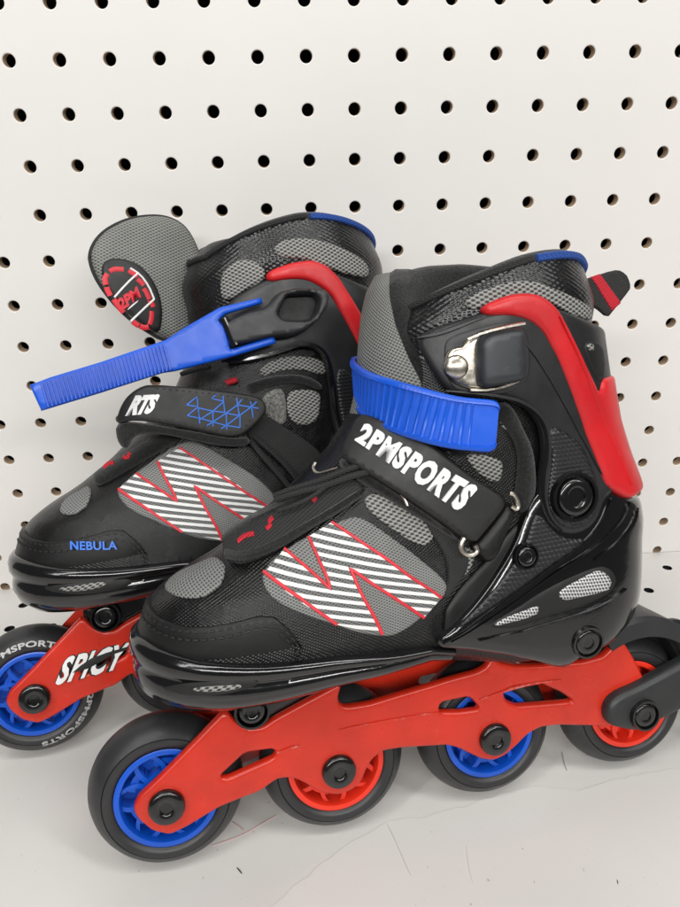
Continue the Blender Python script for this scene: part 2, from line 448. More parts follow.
def tube(mb, pts, r, seg=10, closed=False, flat=1., rs=None):
    P = [Vector(p) for p in pts]; n = len(P); V = []; F = []; U = []
    up = Vector((0,0,1)); prev = None; L = 0
    for i in range(n):
        t = (P[(i+1) % n]-P[i-1]) if closed or 0 < i < n-1 else (P[1]-P[0] if i == 0 else P[-1]-P[-2])
        t.normalize()
        a = prev if prev is not None else t.cross(up if abs(t.z) < .9 else Vector((1,0,0)))
        a = (a-t*a.dot(t)).normalized(); prev = a; b = t.cross(a)
        if i: L += (P[i]-P[i-1]).length
        rr = rs[i] if rs is not None else r
        for k in range(seg):
            q = 2*PI*k/seg; V.append(P[i]+a*math.cos(q)*rr+b*math.sin(q)*rr*flat); U.append((L, q*rr))
    for i in range(n if closed else n-1):
        for k in range(seg):
            j = (i+1) % n; F.append((i*seg+k, i*seg+(k+1) % seg, j*seg+(k+1) % seg, j*seg+k))
    if not closed:
        F.append(tuple(range(seg-1, -1, -1))); F.append(tuple((n-1)*seg+k for k in range(seg)))
    return mb.add(V, F, U)
def lathe(mb, prof, c, axis, seg=48, cap0=True, cap1=True, sx=1.):
    """profile of (radius, distance along axis)"""
    ax = Vector(axis).normalized(); a = ax.cross(Vector((0,0,1)));
    if a.length < .01: a = Vector((1,0,0))
    a.normalize(); b = ax.cross(a); c = Vector(c); V = []; F = []; U = []
    for r, h in prof:
        for k in range(seg):
            q = 2*PI*k/seg; V.append(c+ax*h+(a*math.cos(q)+b*math.sin(q)*sx)*r); U.append((q*.03, h+r))
    for i in range(len(prof)-1):
        for k in range(seg): F.append((i*seg+k, i*seg+(k+1) % seg, (i+1)*seg+(k+1) % seg, (i+1)*seg+k))
    if cap0: F.append(tuple(range(seg-1, -1, -1)))
    if cap1: F.append(tuple((len(prof)-1)*seg+k for k in range(seg)))
    return mb.add(V, F, U)
def tag(o, label=None, cat=None, group=None, kind=None):
    if label: o['label'] = label
    if cat: o['category'] = cat
    if group: o['group'] = group
    if kind: o['kind'] = kind
    return o
def glyphs(txt, bold=.02, space=1., width=1.):
    """letters as flat triangles, one unit tall from baseline to cap height"""
    cu = bpy.data.curves.new('lettering', 'FONT'); cu.body = txt; cu.offset = bold; cu.space_character = space
    cu.resolution_u = 3; cu.fill_mode = 'FRONT'
    o = bpy.data.objects.new('lettering', cu); COL.objects.link(o)
    dg = bpy.context.evaluated_depsgraph_get(); me = o.evaluated_get(dg).to_mesh()
    V = np.array([v.co[:2] for v in me.vertices]); F = [tuple(p.vertices) for p in me.polygons]
    o.evaluated_get(dg).to_mesh_clear(); bpy.data.objects.remove(o); bpy.data.curves.remove(cu)
    V[:,0] -= V[:,0].min(); V[:,1] -= V[:,1].min(); V /= V[:,1].max(); V[:,0] *= width
    return V, F
def letter(mb, txt, o, along, up, emb, off=.0008, th=.0005, bold=.02, space=1., shear=0.):
    """writes txt in the box spanned from o to along and o to up (surface coordinates)"""
    V, F = glyphs(txt, bold, space)
    V[:,0] /= V[:,0].max()
    o, along, up = (np.array(q, float) for q in (o, along, up))
    Q = o+V[:,:1]*(along-o)+V[:,1:]*(up-o)
    return extr(mb, Q, F, emb, off, th)
def extr(mb, Q, F, emb, off, th):
    n = len(Q); top = emb(Q, np.full(n, off+th)); bot = emb(Q, np.full(n, off-.0006)); cnt = {}
    for f in F:
        for i in range(len(f)): cnt[(f[i], f[(i+1) % len(f)])] = 1
    side = [(a, b, b+n, a+n) for (a, b) in cnt if (b, a) not in cnt]
    return mb.add(np.concatenate([top, bot]), list(F)+[tuple(i+n for i in reversed(f)) for f in F]+side, np.concatenate([Q, Q]))
def mir(L): return [(-p, z) for p, z in L]
def wrap(top, bottom):
    """top: near side front to heel; bottom: near side heel to front; both repeated on the far side"""
    return list(top)+mir(top[::-1])+mir(bottom[::-1])+list(bottom)

# ================================================================ inline skates
R = .0327; PITCH = .0725
POSE = {'A': [[0.98672, -0.15647, -0.04357, 0.07697], [0.16181, 0.92356, 0.34764, -0.22622], [-0.01416, -0.35007, 0.93662, 0.02035]], 'B': [[0.9703, -0.23135, -0.07073, 0.00124], [0.241, 0.89889, 0.36595, -0.15678], [-0.02108, -0.37213, 0.92794, 0.01437]]}
LAST = {'A': Last(), 'B': Last(dx=.004, zs=1.06, lean=1.)}
def empty(name, M4, parent=None):
    o = bpy.data.objects.new(name, None); COL.objects.link(o); o.empty_display_size = .02
    if M4 is not None: o.matrix_world = Matrix(M4)
    if parent: o.parent = parent
    return o
def stud(parent, name, emb, pt, rad, mat, h=.0025, base=0., hexr=.0, ring=None, dome=.3, label=None):
    P = np.array([pt]); a = emb(P, np.array([base]))[0]; b = emb(P, np.array([base+.001]))[0]; ax = b-a
    mb = MB()
    pr = [(rad, -.001), (rad, h*.55), (rad*.95, h*.85), (rad*.86, h)]
    if hexr: pr += [(hexr*1.15, h), (hexr, h*.92), (hexr*.95, h*.62), (.0001, h*.58)]
    else: pr += [(rad*.6, h*(1+dome*.3)), (rad*.3, h*(1+dome*.5)), (.0001, h*(1+dome*.55))]
    lathe(mb, pr, a, ax, 40 if rad > .004 else 24)
    if ring: lathe(mb, [(rad*1.08, 0), (rad*1.12, h*ring), (rad*1.28, h*ring), (rad*1.34, 0)], a, ax, 40, False, False)
    return mb.build(name, mat, parent, 50)

def wheel(sk, i, hub_mat, lettering=False):
    x = PITCH*i; c = (x, 0, R)
    pr = []
    half = [(.0214, .0095), (.0225, .0108), (.0240, .01135), (.0258, .0112), (.0261, .01065), (.0264, .0110), (.0280, .0098), (.0300, .0076), (.0316, .0048), (.0325, .0020)]
    pr = [(.0205, .006), *half, (R, 0)]; pr = pr+[(r, -y) for r, y in pr[-2::-1]]
    mb = MB(); lathe(mb, pr, c, (0,1,0), 96, False, False)
    lathe(mb, [(.0206, .006), (.0206, -.006)], c, (0,1,0), 96, False, False)
    w = mb.build('wheel', M['tyre'], sk, 35)
    hb = MB()
    lathe(hb, [(.0206,-.0095),(.0215,-.0102),(.0204,-.0106),(.0192,-.0104),(.0184,-.0084),(.0182,.0084),(.0192,.0104),(.0204,.0106),(.0215,.0102),(.0206,.0095)], c, (0,1,0), 80, False, False)
    lathe(hb, [(.0112,-.0085),(.0112,.0085)], c, (0,1,0), 48, False, False)
    lathe(hb, [(.0085,-.0085),(.0112,-.0085)], c, (0,1,0), 48, False, False); lathe(hb, [(.0112,.0085),(.0085,.0085)], c, (0,1,0), 48, False, False)
    lathe(hb, [(.0105,-.0015),(.0183,-.0015),(.0183,.0015),(.0105,.0015)], c, (0,1,0), 60, False, False) if False else None
    for k in range(6):                             # paired spokes, each a curved blade
        a0 = k*PI/3+.35+i*.5
        for sgn in (-1, 1):
            pts = []
            for t in np.linspace(0, 1, 7):
                r = .0105+t*.0082; a = a0+sgn*(.12+.22*t*t)+.10*t
                pts.append((x+r*math.cos(a), 0, R+r*math.sin(a)))
            V = []; F = []
            for (px, _, pz) in pts:
                dx, dz = (px-x), (pz-R); l = math.hypot(dx, dz); tx, tz = -dz/l*.0011, dx/l*.0011
                V += [(px-tx,-.0078,pz-tz),(px+tx,-.0078,pz+tz),(px+tx,.0078,pz+tz),(px-tx,.0078,pz-tz)]
            for j in range(6):
                for q in range(4): F.append((j*4+q, j*4+(q+1) % 4, j*4+4+(q+1) % 4, j*4+4+q))
            hb.add(V, F)
        a = a0+.1; V = []; F = []                  # bridge joining a pair of spokes
        for t in np.linspace(-.33, .33, 6):
            for r, y in ((.0132,-.0068),(.0160,-.0068),(.0160,.0068),(.0132,.0068)): V.append((x+r*math.cos(a+t), y, R+r*math.sin(a+t)))
        for j in range(5):
            for q in range(4): F.append((j*4+q, j*4+(q+1) % 4, j*4+4+(q+1) % 4, j*4+4+q))
        hb.add(V, F)
    lathe(hb, [(.0090,-.0010),(.0185,-.0010),(.0185,.0010),(.0090,.0010)], c, (0,1,0), 60, False, False)
    hb.build('hub', hub_mat, w, 35)
    br = MB(); lathe(br, [(.0030,-.0080),(.0055,-.0092),(.0085,-.0092),(.0086,.0092),(.0055,.0092),(.0030,.0080)], c, (0,1,0), 40)
    br.build('bearing', M['bolt'], w)
    if lettering:
        e = lambda Q, h: np.stack([x+Q[:,1]*np.cos(Q[:,0]), -(.0113-np.clip((Q[:,1]-.0255),0,1)*.72+h), R+Q[:,1]*np.sin(Q[:,0])], 1)
        for txt, a1, a0 in (('2PMSPORTS', 2.35, .95), ('2PMSPORTS', -.95+.75, -2.35+.75)):
            V, F = glyphs(txt, .03, 1.05); V[:,0] /= V[:,0].max(); lt = MB()
            Q = np.stack([a1+(a0-a1)*V[:,0], .0248+V[:,1]*.0027], 1); extr(lt, Q, F, e, .0004, .0002)
            lt.build('lettering', M['worn_ink'], w)
    return w

FRAME_OUT = [(-0.0134,0.0341),(-0.0122,0.029),(-0.007,0.0224),(-0.0002,0.019),(0.0069,0.0209),(0.0211,0.0266),(0.0382,0.03),(0.0463,0.0342),(0.0526,0.0332),(0.0567,0.0301),(0.0619,0.0252),(0.0669,0.0223),(0.0721,0.0207),(0.078,0.0217),(0.0823,0.0245),(0.085,0.03),(0.0881,0.0344),(0.0929,0.0372),(0.1015,0.0368),(0.1223,0.0337),(0.1278,0.0311),(0.1333,0.0269),(0.1384,0.0234),(0.1442,0.0215),(0.1496,0.0225),(0.1563,0.0265),(0.162,0.0311),(0.1682,0.0331),(0.1772,0.0323),(0.1982,0.0274),(0.2097,0.0251),(0.2192,0.0232),(0.2273,0.0236),(0.2313,0.0284),(0.2277,0.0351),(0.2227,0.0461),(0.2163,0.0596),(0.2094,0.0715),(0.2061,0.0662),(0.2002,0.0619),(0.1904,0.0612),(0.1693,0.0632),(0.1571,0.0652),(0.1499,0.0679),(0.1453,0.0719),(0.1436,0.0676),(0.1382,0.0657),(0.1273,0.0649),(0.1136,0.0632),(0.1025,0.0621),(0.0884,0.0604),(0.0778,0.0608),(0.0753,0.0626),(0.0751,0.0658),(0.0778,0.0721),(0.0711,0.07),(0.0582,0.0655),(0.0476,0.0617),(0.0419,0.0589),(0.0361,0.0596),(0.0318,0.0626),(0.0275,0.0691),(0.012,0.0565),(-0.0012,0.0458),(-0.0107,0.0387)]
FRAME_HOLES = [[(0.0221,0.0403),(0.0338,0.0489),(0.0463,0.0481),(0.046,0.0446),(0.0351,0.0417),(0.0253,0.0392)], [(0.1193,0.0505),(0.1205,0.0545),(0.1342,0.0547),(0.139,0.0481),(0.1295,0.0486)], [(0.1501,0.0541),(0.155,0.0556),(0.1683,0.0548),(0.1786,0.0486),(0.1849,0.043),(0.1778,0.0436),(0.1569,0.0461),(0.1517,0.0495)]]

def chassis(sk, hubs, letters=False, brake=False):
    fr = MB()
    for sd in (1, -1):
        fx = lambda x, z: -.0118-.0012*np.sin(np.clip((z-.03)/.03,0,1)*1.57)
        e = on_sheet(fx, sd)
        panel(fr, FRAME_OUT, e, .0010, .0022, .0013, bot=.0000, step=.0017, smooth=2, holes=FRAME_HOLES, crisp=.0035)
        for rg in ([(0.0739,0.0516),(0.0926,0.0515),(0.1202,0.0508)], [(0.0461,0.0464),(0.0527,0.0477),(0.057,0.0478)], [(0.1384,0.053),(0.159,0.0558),(0.1789,0.055)]):
            ribbon(fr, rg, .0016, e, .0026, .0012, taper=1.)
    def box(mb, x0, x1, y0, y1, z0, z1):
        v = [(x, y, z) for x in (x0, x1) for y in (y0, y1) for z in (z0, z1)]
        mb.add(v, [(0,1,3,2),(4,6,7,5),(0,4,5,1),(2,3,7,6),(0,2,6,4),(1,5,7,3)])
    box(fr, .030, .042, -.0115, .0115, .052, .0595); box(fr, .178, .205, -.0115, .0115, .0665, .0700)
    f = fr.build('frame', M['red'], sk, 35)
    mb = MB()                                       # black mounting boss under the toe
    for sd in (1, -1):
        panel(mb, [(0.029,0.0708),(0.0278,0.0675),(0.0321,0.0614),(0.0368,0.0583),(0.0427,0.0584),(0.0542,0.0629),(0.072,0.0689),(0.0748,0.0764),(0.0517,0.0823),(0.0344,0.0759)], on_sheet(lambda x, z: -.0100+0*x, sd), .001, .0016, .002, bot=-.002, step=.003)
    box(mb, .028, .060, -.0118, .0118, .060, .0800); mb.build('mounting_block', M['gloss'], sk)
    mb = MB(); box(mb, .165, .205, -.0118, .0118, .0690, .0800); mb.build('mounting_block', M['gloss'], sk)
    ef = on_sheet(lambda x, z: -.0118-.0012+0*x)
    for i in range(4):
        if brake and i == 3: continue
        stud(f, 'axle_bolt', ef, (PITCH*i, R), .0074, M['bolt'], h=.0030, base=.0022, hexr=.0028)
        stud(f, 'axle_nut', on_sheet(lambda x, z: -.0130+0*x, -1), (PITCH*i, R), .0070, M['bolt'], h=.0022, base=.0018)
    stud(f, 'mount_bolt', ef, [(0.0383,0.0665)][0], .0058, M['bolt'], h=.0030, base=.0006, hexr=.0028, ring=1.2)
    for i in range(4): wheel(sk, i, hubs[i], letters and i == 0)
    if brake:
        b = MB()
        ar = [(0.2003,0.0297),(0.1985,0.0359),(0.2002,0.0414),(0.2055,0.0448),(0.2134,0.0462),(0.2245,0.0495),(0.2368,0.0534),(0.2504,0.0577),(0.2697,0.0603),(0.2721,0.0348),(0.2498,0.033),(0.2361,0.0297),(0.2237,0.0261),(0.2152,0.0238),(0.2084,0.0261)]
        for sd in (1, -1): panel(b, ar, on_sheet(lambda x, z: -.0168+0*x, sd), 0, .0042, .003, bot=-.0018, step=.0026, smooth=2)
        arc = []
        for sd in (-1, 1):
            V = []; F = []
            for j, a in enumerate(np.linspace(2.05, .15, 24)):
                r0 = .0350+.0*j; r1 = .0435+.0012*math.sin(j*.3)
                cx = .2175+.0040; cz = R
                for r, y in ((r0, .0025), (r0, .0165), (r1-.002, .0165), (r1, .0145), (r1, .0)):
                    V.append((cx+r*math.cos(a), sd*y, cz+r*math.sin(a)))
            for j in range(23):
                for q in range(5): F.append((j*5+q, j*5+(q+1) % 5, j*5+5+(q+1) % 5, j*5+5+q))
            F.append((0,1,2,3,4)); F.append(tuple(23*5+q for q in (4,3,2,1,0))); b.add(V, F)
        bo = b.build('brake', M['brake'], sk, 35)
        pd = MB(); panel(pd, [(.264,.016),(.270,.010),(.292,.006),(.298,.012),(.297,.034),(.288,.044),(.270,.044),(.264,.036)], on_sheet(lambda x, z: -.0100+0*x), 0, .0035, .004, bot=-.0220, step=.0025, crisp=.004); pd.build('brake_pad', M['tyre'], bo)
        stud(bo, 'axle_bolt', on_sheet(lambda x, z: -.0210+0*x), (PITCH*3, R), .0056, M['bolt'], h=.0016, base=0, hexr=.0026, ring=1.3)
    return f

def boot_body(sk, k):
    La = LAST[k]; nq = 121; q = np.linspace(-1, 1, nq)
    ztop = (.2455 if k == 'A' else .2560)
    drop = (.020 if k == 'A' else .016)
    vs = np.linspace(0, 1, 110)
    Lm = np.array([a[0] for a in La.A])
    V = []; U = []
    def ring(v, h, dz=0.):
        bk_ = (.012 if k == 'A' else .015)*np.clip((.50-np.abs(q))/.50, 0, 1)**1.4*np.clip((v-.6)/.4, 0, 1)
        z = .0765+v*(ztop-.0765)-bk_-drop*np.where(q < 0, 1, np.clip((q-.6)/.4, 0, 1)**2)*np.clip((np.abs(q)-.25)/.6, 0, 1)**(1.3 if k == 'A' else 2.2)*np.clip((v-.72)/.28, 0, 1)
        z = z+dz; L = np.interp(z, La.zz, Lm); p = q*L
        return La.eval(p, z, h), np.stack([p, z], 1)
    for v in vs:
        pad = .0030*np.exp(-((v-.90)/.07)**2)                    # the padded collar bulges
        a, u = ring(v, pad); V.append(a[:-1]); U.append(u[:-1])
    n = nq-1; F = []
    for j in range(len(vs)-1):
        for i in range(n): F.append((j*n+i, j*n+(i+1) % n, (j+1)*n+(i+1) % n, (j+1)*n+i))
    F.append(tuple(range(n-1, -1, -1)))
    up = link('boot_upper', np.concatenate(V), F, M['leather'], sk, np.concatenate(U), 60)
    up.data.materials.append(M['collar'])
    for pl in up.data.polygons:
        if pl.center.z > (.205 if k == 'A' else .215): pl.material_index = 1
    V = []; U = []
    for v, h, dz in [(1,.0006,-.0005),(1,-.0005,.0020),(1,-.0025,.0034),(1,-.005,.0036),(1,-.0075,.0024),(1,-.0092,-.001),(1,-.010,-.008),(1,-.0105,-.03)]:
        a, u = ring(v, h, dz); V.append(a[:-1]); U.append(u[:-1])
    F = []
    for j in range(7):
        for i in range(n): F.append((j*n+i, j*n+(i+1) % n, (j+1)*n+(i+1) % n, (j+1)*n+i))
    F.append(tuple(7*n+i for i in range(n)))
    link('lining', np.concatenate(V), F, M['fuzz'], up, np.concatenate(U), 60)
    a, _ = ring(1, .0008, .0004); sel = np.abs(q) < .46
    tb = MB(); tube(tb, a[sel], .0016, 8); tb.build('heel_piping', M['blue_trim'], up)
    for s in (q >= .46, q <= -.46):
        tb = MB(); tube(tb, a[s], .0013, 8); tb.build('edge_piping', M['web'], up)
    # glossy toe and sole shell
    zt_x = [-.01, .0, .02, .043, .075, .10, .125, .14]; zt_z = [.1050, .1040, .0985, .0945, .0898, .0850, .0815, .080]
    qs = np.concatenate([np.linspace(-1, -.42, 90), ]); prof = [(0,-.018),(0,-.006),(0,-.001),(.03,.0012),(.10,.0026),(.25,.0035),(.42,.0038),(.55,.0030),(.60,.0022),(.65,.0024),(.72,.0036),(.84,.0040),(.93,.0034),(.985,.0022),(1.0,.0006),(.99,-.001)]
    V = []; U = []
    qq = np.concatenate([np.linspace(.42, 1, 90), np.linspace(-1, -.42, 90)[1:]])
    for t, h in prof:
        z = np.full(len(qq), .09)
        for _ in range(4):
            L = np.interp(z, La.zz, Lm); X = La.raw(qq*L, z); zt = np.interp(X[:,0]-La.dx, zt_x, zt_z); z = .0752+t*(zt-.0752)
        fade = np.interp(X[:,0]-La.dx, [.09, .13], [1, .35])
        L = np.interp(z, La.zz, Lm); V.append(La.eval(qq*L, z, h*fade if h > 0 else h)); U.append(np.stack([qq*L, z], 1))
    n = len(qq); F = []
    for j in range(len(prof)-1):
        for i in range(n-1): F.append((j*n+i, j*n+i+1, (j+1)*n+i+1, (j+1)*n+i))
    F.append(tuple(range(n)))
    shell = link('toe_shell', np.concatenate(V), F, M['gloss'], sk, np.concatenate(U), 50)
    return La, up, shell

# outlines in surface coordinates (arc length from the heel line, height)
TOE_SEAM = [(-0.253,0.1153),(-0.2438,0.114),(-0.2365,0.1123),(-0.2249,0.1105),(-0.2144,0.1105),(-0.2037,0.1116),(-0.1955,0.1129),(-0.1895,0.1118),(-0.1846,0.1063),(-0.1813,0.1016),(-0.1788,0.0962)]
HEEL_TOP = [(-0.1223,0.0857),(-0.1173,0.0947),(-0.1069,0.1059),(-0.097,0.1167),(-0.0899,0.1266),(-0.0827,0.1363),(-0.0763,0.1442),(-0.0669,0.1495),(-0.0465,0.1514),(-0.0399,0.1432),(-0.0275,0.1356)]
HEEL_BOT = [(-0.0341,0.0856),(-0.0339,0.0808),(-0.05,0.081),(-0.0363,0.074),(-0.08,0.083),(-0.0925,0.0835),(-0.1056,0.0841)]

def shared_boot(sk, k, La, up, shell):
    e = on_last(La); far = lambda P, h: e(P*np.array([-1, 1]), h)
    # toe cap: a smooth leather overlay that wraps round the toe
    Lm = np.array([a[0] for a in La.A])
    seam = np.array(TOE_SEAM); V = []; U = []; nn = 70
    seam = seam[np.argsort(-seam[:,0])]
    # seam height as a function of x, the same on both sides
    X = La.raw(seam[:,0], seam[:,1])[:,0]
    o = np.argsort(X); X = X[o]; Z = seam[o,1]
    X = np.concatenate([[-.02], X]); Z = np.concatenate([[Z[0]+.002], Z])
    xe = X[-1]
    tc = MB()
    for sd in (1,):
        qq = np.concatenate([np.linspace(.50, 1, nn), np.linspace(-1, -.50, nn)[1:]])
        rows = []
        for t, h in [(0,.0002),(.3,.0010),(.8,.0014),(.95,.0016),(.985,.0012),(1,-.0008)]:
            z = np.full(len(qq), .11)
            for _ in range(8):
                L = np.interp(z, La.zz, Lm); XX = La.raw(qq*L, z)[:,0]
                zt = np.interp(XX, X, Z); zb = np.minimum(.0980, zt); z = .6*z+.4*(zb+t*(zt-zb))
            L = np.interp(z, La.zz, Lm); XX = La.raw(qq*L, z)[:,0]
            keep = XX < xe+.001
            rows.append((La.eval(qq*L, z, h), np.stack([qq*L, z], 1), keep))
        keep = rows[0][2]; i0 = np.where(keep)[0]
        V = np.concatenate([r[0][i0] for r in rows]); U = np.concatenate([r[1][i0] for r in rows]); n = len(i0); F = []
        for j in range(len(rows)-1):
            for i in range(n-1): F.append((j*n+i, j*n+i+1, (j+1)*n+i+1, (j+1)*n+i))
    cap = link('toe_cap', V, F, M['smooth_leather'], up, U, 60)
    st = MB(); sm = [tuple(v) for v in TOE_SEAM]
    for d in (.0020, .0048): stitches(st, [(p, z-d) for p, z in sm], e, .0014, ln=.0024, gap=.0010, r=.00045)
    st.build('stitching', M['thread'], cap)
    # heel cup, one piece round the heel
    hc = MB(); panel(hc, wrap(HEEL_TOP, HEEL_BOT), e, .0028, .0024, .004, bot=-.002, step=.0030, smooth=2)
    heel = hc.build('heel_cup', M['gloss'], sk, 50)
    return e, cap, heel

def graphic(up, e, grey_out, stripe_out, reds, label=None):
    g = MB(); panel(g, grey_out, e, .0004, .0007, .0012, step=.0020); g = g.build('side_panel', M['grey'], up)
    s = MB(); panel(s, stripe_out, e, .0012, .0002, .0004, bot=.0002, step=.0020, smooth=0); s.build('stripe_emblem', M['stripes'], g)
    r = MB()
    for L in reds: ribbon(r, L, .0013, e, .0014, .0003, smooth=0)
    r.build('emblem_outline', M['red_ink'], g)
    return g
def blob(parent, name, mat, out, e, off=.0004, th=.0008, rnd=.0012, step=.0020, smooth=2, bot=-.001, **kw):
    mb = MB(); panel(mb, out, e, off, th, rnd, bot=bot, step=step, smooth=smooth, **kw); return mb.build(name, mat, parent, 50)

# ---------------------------------------------------------------- skate in front
def front_skate():
    sk = empty('inline_skate', [*POSE['A'], [0,0,0,1]])
    tag(sk, 'black and grey inline skate in front, steel buckle and curled blue strap end', 'inline skate', 'pair of inline skates')
    chassis(sk, [M['blue_hub'], M['red_hub'], M['blue_hub'], M['red_hub']], brake=True)
    La, up, shell = boot_body(sk, 'A'); e, cap, heel = shared_boot(sk, 'A', La, up, shell)
    blob(up, 'toe_patch', M['grey'], [(-0.2439,0.1211),(-0.2416,0.1243),(-0.2369,0.126),(-0.2265,0.1287),(-0.2175,0.1314),(-0.2094,0.1306),(-0.2081,0.1273),(-0.2108,0.1231),(-0.2163,0.1203),(-0.2239,0.1195),(-0.2332,0.1202)], e)
    graphic(up, e, [(-0.1937,0.1252),(-0.1913,0.1293),(-0.1817,0.1348),(-0.1674,0.1406),(-0.1535,0.1446),(-0.1483,0.1455),(-0.1445,0.1427),(-0.1297,0.1255),(-0.1191,0.1147),(-0.1186,0.1092),(-0.1256,0.103),(-0.1328,0.0976),(-0.1388,0.0945),(-0.1435,0.0937),(-0.156,0.098),(-0.1682,0.105),(-0.1813,0.1124),(-0.1904,0.1191)],
        [(-0.1918,0.1271),(-0.1815,0.1351),(-0.167,0.119),(-0.1704,0.1389),(-0.1591,0.1438),(-0.1219,0.1072),(-0.1294,0.0991),(-0.1589,0.1264),(-0.1471,0.0959),(-0.1658,0.1041)],
        [[(-0.1921,0.1277),(-0.1789,0.1173),(-0.1658,0.1041)], [(-0.1815,0.1351),(-0.175,0.128),(-0.167,0.119),(-0.1696,0.1294),(-0.1704,0.1389)], [(-0.1591,0.1438),(-0.1485,0.1329),(-0.1363,0.1207),(-0.1219,0.1072)], [(-0.1294,0.0991),(-0.145,0.1138),(-0.1589,0.1264),(-0.1538,0.1119),(-0.1471,0.0959)]])
    blob(up, 'ankle_patch', M['grey_coarse'], [(-0.1415,0.1529),(-0.135,0.1539),(-0.1293,0.1489),(-0.1248,0.143),(-0.1205,0.1366),(-0.123,0.1319),(-0.1285,0.1305),(-0.1372,0.1387),(-0.1441,0.1483)], e)
    blob(up, 'ankle_patch', M['grey_coarse'], [(-0.115,0.1278),(-0.1063,0.1281),(-0.106,0.1217),(-0.1097,0.1158),(-0.1121,0.1152),(-0.1141,0.1203)], e)
    blob(up, 'ankle_patch', M['grey_coarse'], [(-0.0963,0.1666),(-0.0827,0.163),(-0.0809,0.1598),(-0.0847,0.1524),(-0.0899,0.1531),(-0.0952,0.1606)], e)
    blob(up, 'ankle_patch', M['grey_coarse'], [(-0.0783,0.1817),(-0.0704,0.1818),(-0.0736,0.1726),(-0.0785,0.1747)], e)
    # dark fabric round the lace opening
    lo = blob(up, 'lace_flap', M['web'], [(-0.2102,0.1322),(-0.216,0.136),(-0.2061,0.141),(-0.1805,0.1492),(-0.1629,0.155),(-0.1485,0.1601),(-0.1389,0.1578),(-0.1422,0.1537),(-0.1545,0.1474),(-0.168,0.1421),(-0.1832,0.1351),(-0.1965,0.131),(-0.2037,0.13)], e, .0010, .0022, .0026)
    for q, w_ in (([(-0.2129,0.1357),(-0.2025,0.1406),(-0.1802,0.1482),(-0.1632,0.154),(-0.1494,0.1586)], .0030), ([(-0.2076,0.1318),(-0.1973,0.1316),(-0.1828,0.1361),(-0.1677,0.1428),(-0.1545,0.1482),(-0.1432,0.1534)], .0026)):
        rb = MB(); ribbon(rb, q, w_, e, .0030, .0012); rb.build('flap_binding', M['fuzz'], lo)
    for q in ([(-0.2013,0.1357),(-0.1988,0.1373),(-0.1956,0.1382),(-0.1929,0.1386)], [(-0.1868,0.1405),(-0.1842,0.1419),(-0.1855,0.1427),(-0.1827,0.1445)], [(-0.163,0.1507),(-0.1607,0.1522)]):
        rb = MB(); ribbon(rb, q, .0014, e, .0034, .0003); rb.build('red_stitch', M['red_web'], lo)
    for q, r in (([(-0.1361,0.1635),(-0.1443,0.1611),(-0.156,0.1568),(-0.1682,0.1535),(-0.1794,0.15)], .0013), ([(-0.1353,0.1611),(-0.1443,0.1588),(-0.1557,0.155),(-0.1675,0.1521),(-0.178,0.1491)], .0013), ([(-0.1548,0.155),(-0.1614,0.1514),(-0.1707,0.1479),(-0.1784,0.1457)], .0009)):
        P = chaikin(e(np.array(q), .0060), 3, False); mb = MB(); tube(mb, P, r, 8); mb.build('lace', M['web'], up)
    P = chaikin(e(np.array([(-0.1574,0.1629),(-0.1589,0.1611),(-0.1569,0.1594),(-0.1524,0.1605),(-0.1475,0.1619)]), .0050), 2, False); mb = MB(); tube(mb, P, .0006, 6); mb.build('lace_hook', M['metal'], up)
    P = chaikin(e(np.array([(-0.1282,0.1545),(-0.1274,0.1512),(-0.1277,0.1479)]), .004), 2, False); mb = MB(); tube(mb, P, .0006, 6); mb.build('lace_tip', M['metal'], up)
    # seam folds in the leather above the emblem
    blob(up, 'vamp_overlay', M['smooth_leather'], [(-0.1152,0.0822),(-0.1219,0.0988),(-0.1165,0.1076),(-0.108,0.1156),(-0.0979,0.124),(-0.0906,0.1313),(-0.0824,0.1354),(-0.0836,0.1268),(-0.0905,0.118),(-0.1019,0.1058),(-0.112,0.0936),(-0.114,0.0855)], e, .0008, .0012, .0025)
    blob(up, 'vamp_strap', M['web'], [(-0.1146,0.1485),(-0.1117,0.1396),(-0.1107,0.1288),(-0.1078,0.1199),(-0.1165,0.109),(-0.122,0.105),(-0.1172,0.1167),(-0.1203,0.129),(-0.1247,0.1413)], e, .0006, .0016, .002)
    # front toe vent
    blob(shell, 'vent_shade_patch', M['dark'], [(-0.2319,0.0878),(-0.2233,0.0906),(-0.2112,0.0912),(-0.1972,0.0901),(-0.1916,0.0879),(-0.197,0.0864),(-0.2081,0.0856),(-0.2234,0.0862)], e, .0034, .0004, .001, bot=.0, step=.0015)  # dark panel on the shell surface, the recess shade is its colour
    blob(shell, 'vent_mesh', M['grey_coarse'], [(-0.2195,0.0886),(-0.2125,0.0897),(-0.2006,0.0891),(-0.1977,0.0879),(-0.2014,0.087),(-0.2133,0.0872)], e, .0036, .0005, .001, bot=.0, step=.0012)
    # heel cup detail
    er = e
    rc = blob(heel, 'vent_shade_patch', M['dark'], [(-0.1045,0.0948),(-0.0894,0.1034),(-0.0703,0.1102),(-0.052,0.1138),(-0.0459,0.1122),(-0.0431,0.107),(-0.0463,0.1025),(-0.0586,0.0998),(-0.0775,0.0977),(-0.0932,0.0946)], e, .0052, .0005, .002, bot=.002)  # no hollow here, a dark panel paints the shade of the vent
    blob(heel, 'vent_mesh', M['silver'], [(-0.1009,0.0964),(-0.0916,0.1008),(-0.0801,0.1032),(-0.0791,0.1005),(-0.0809,0.0992),(-0.0914,0.0973),(-0.0997,0.0952)], e, .0052, .0010, .001, bot=.002, step=.0013)
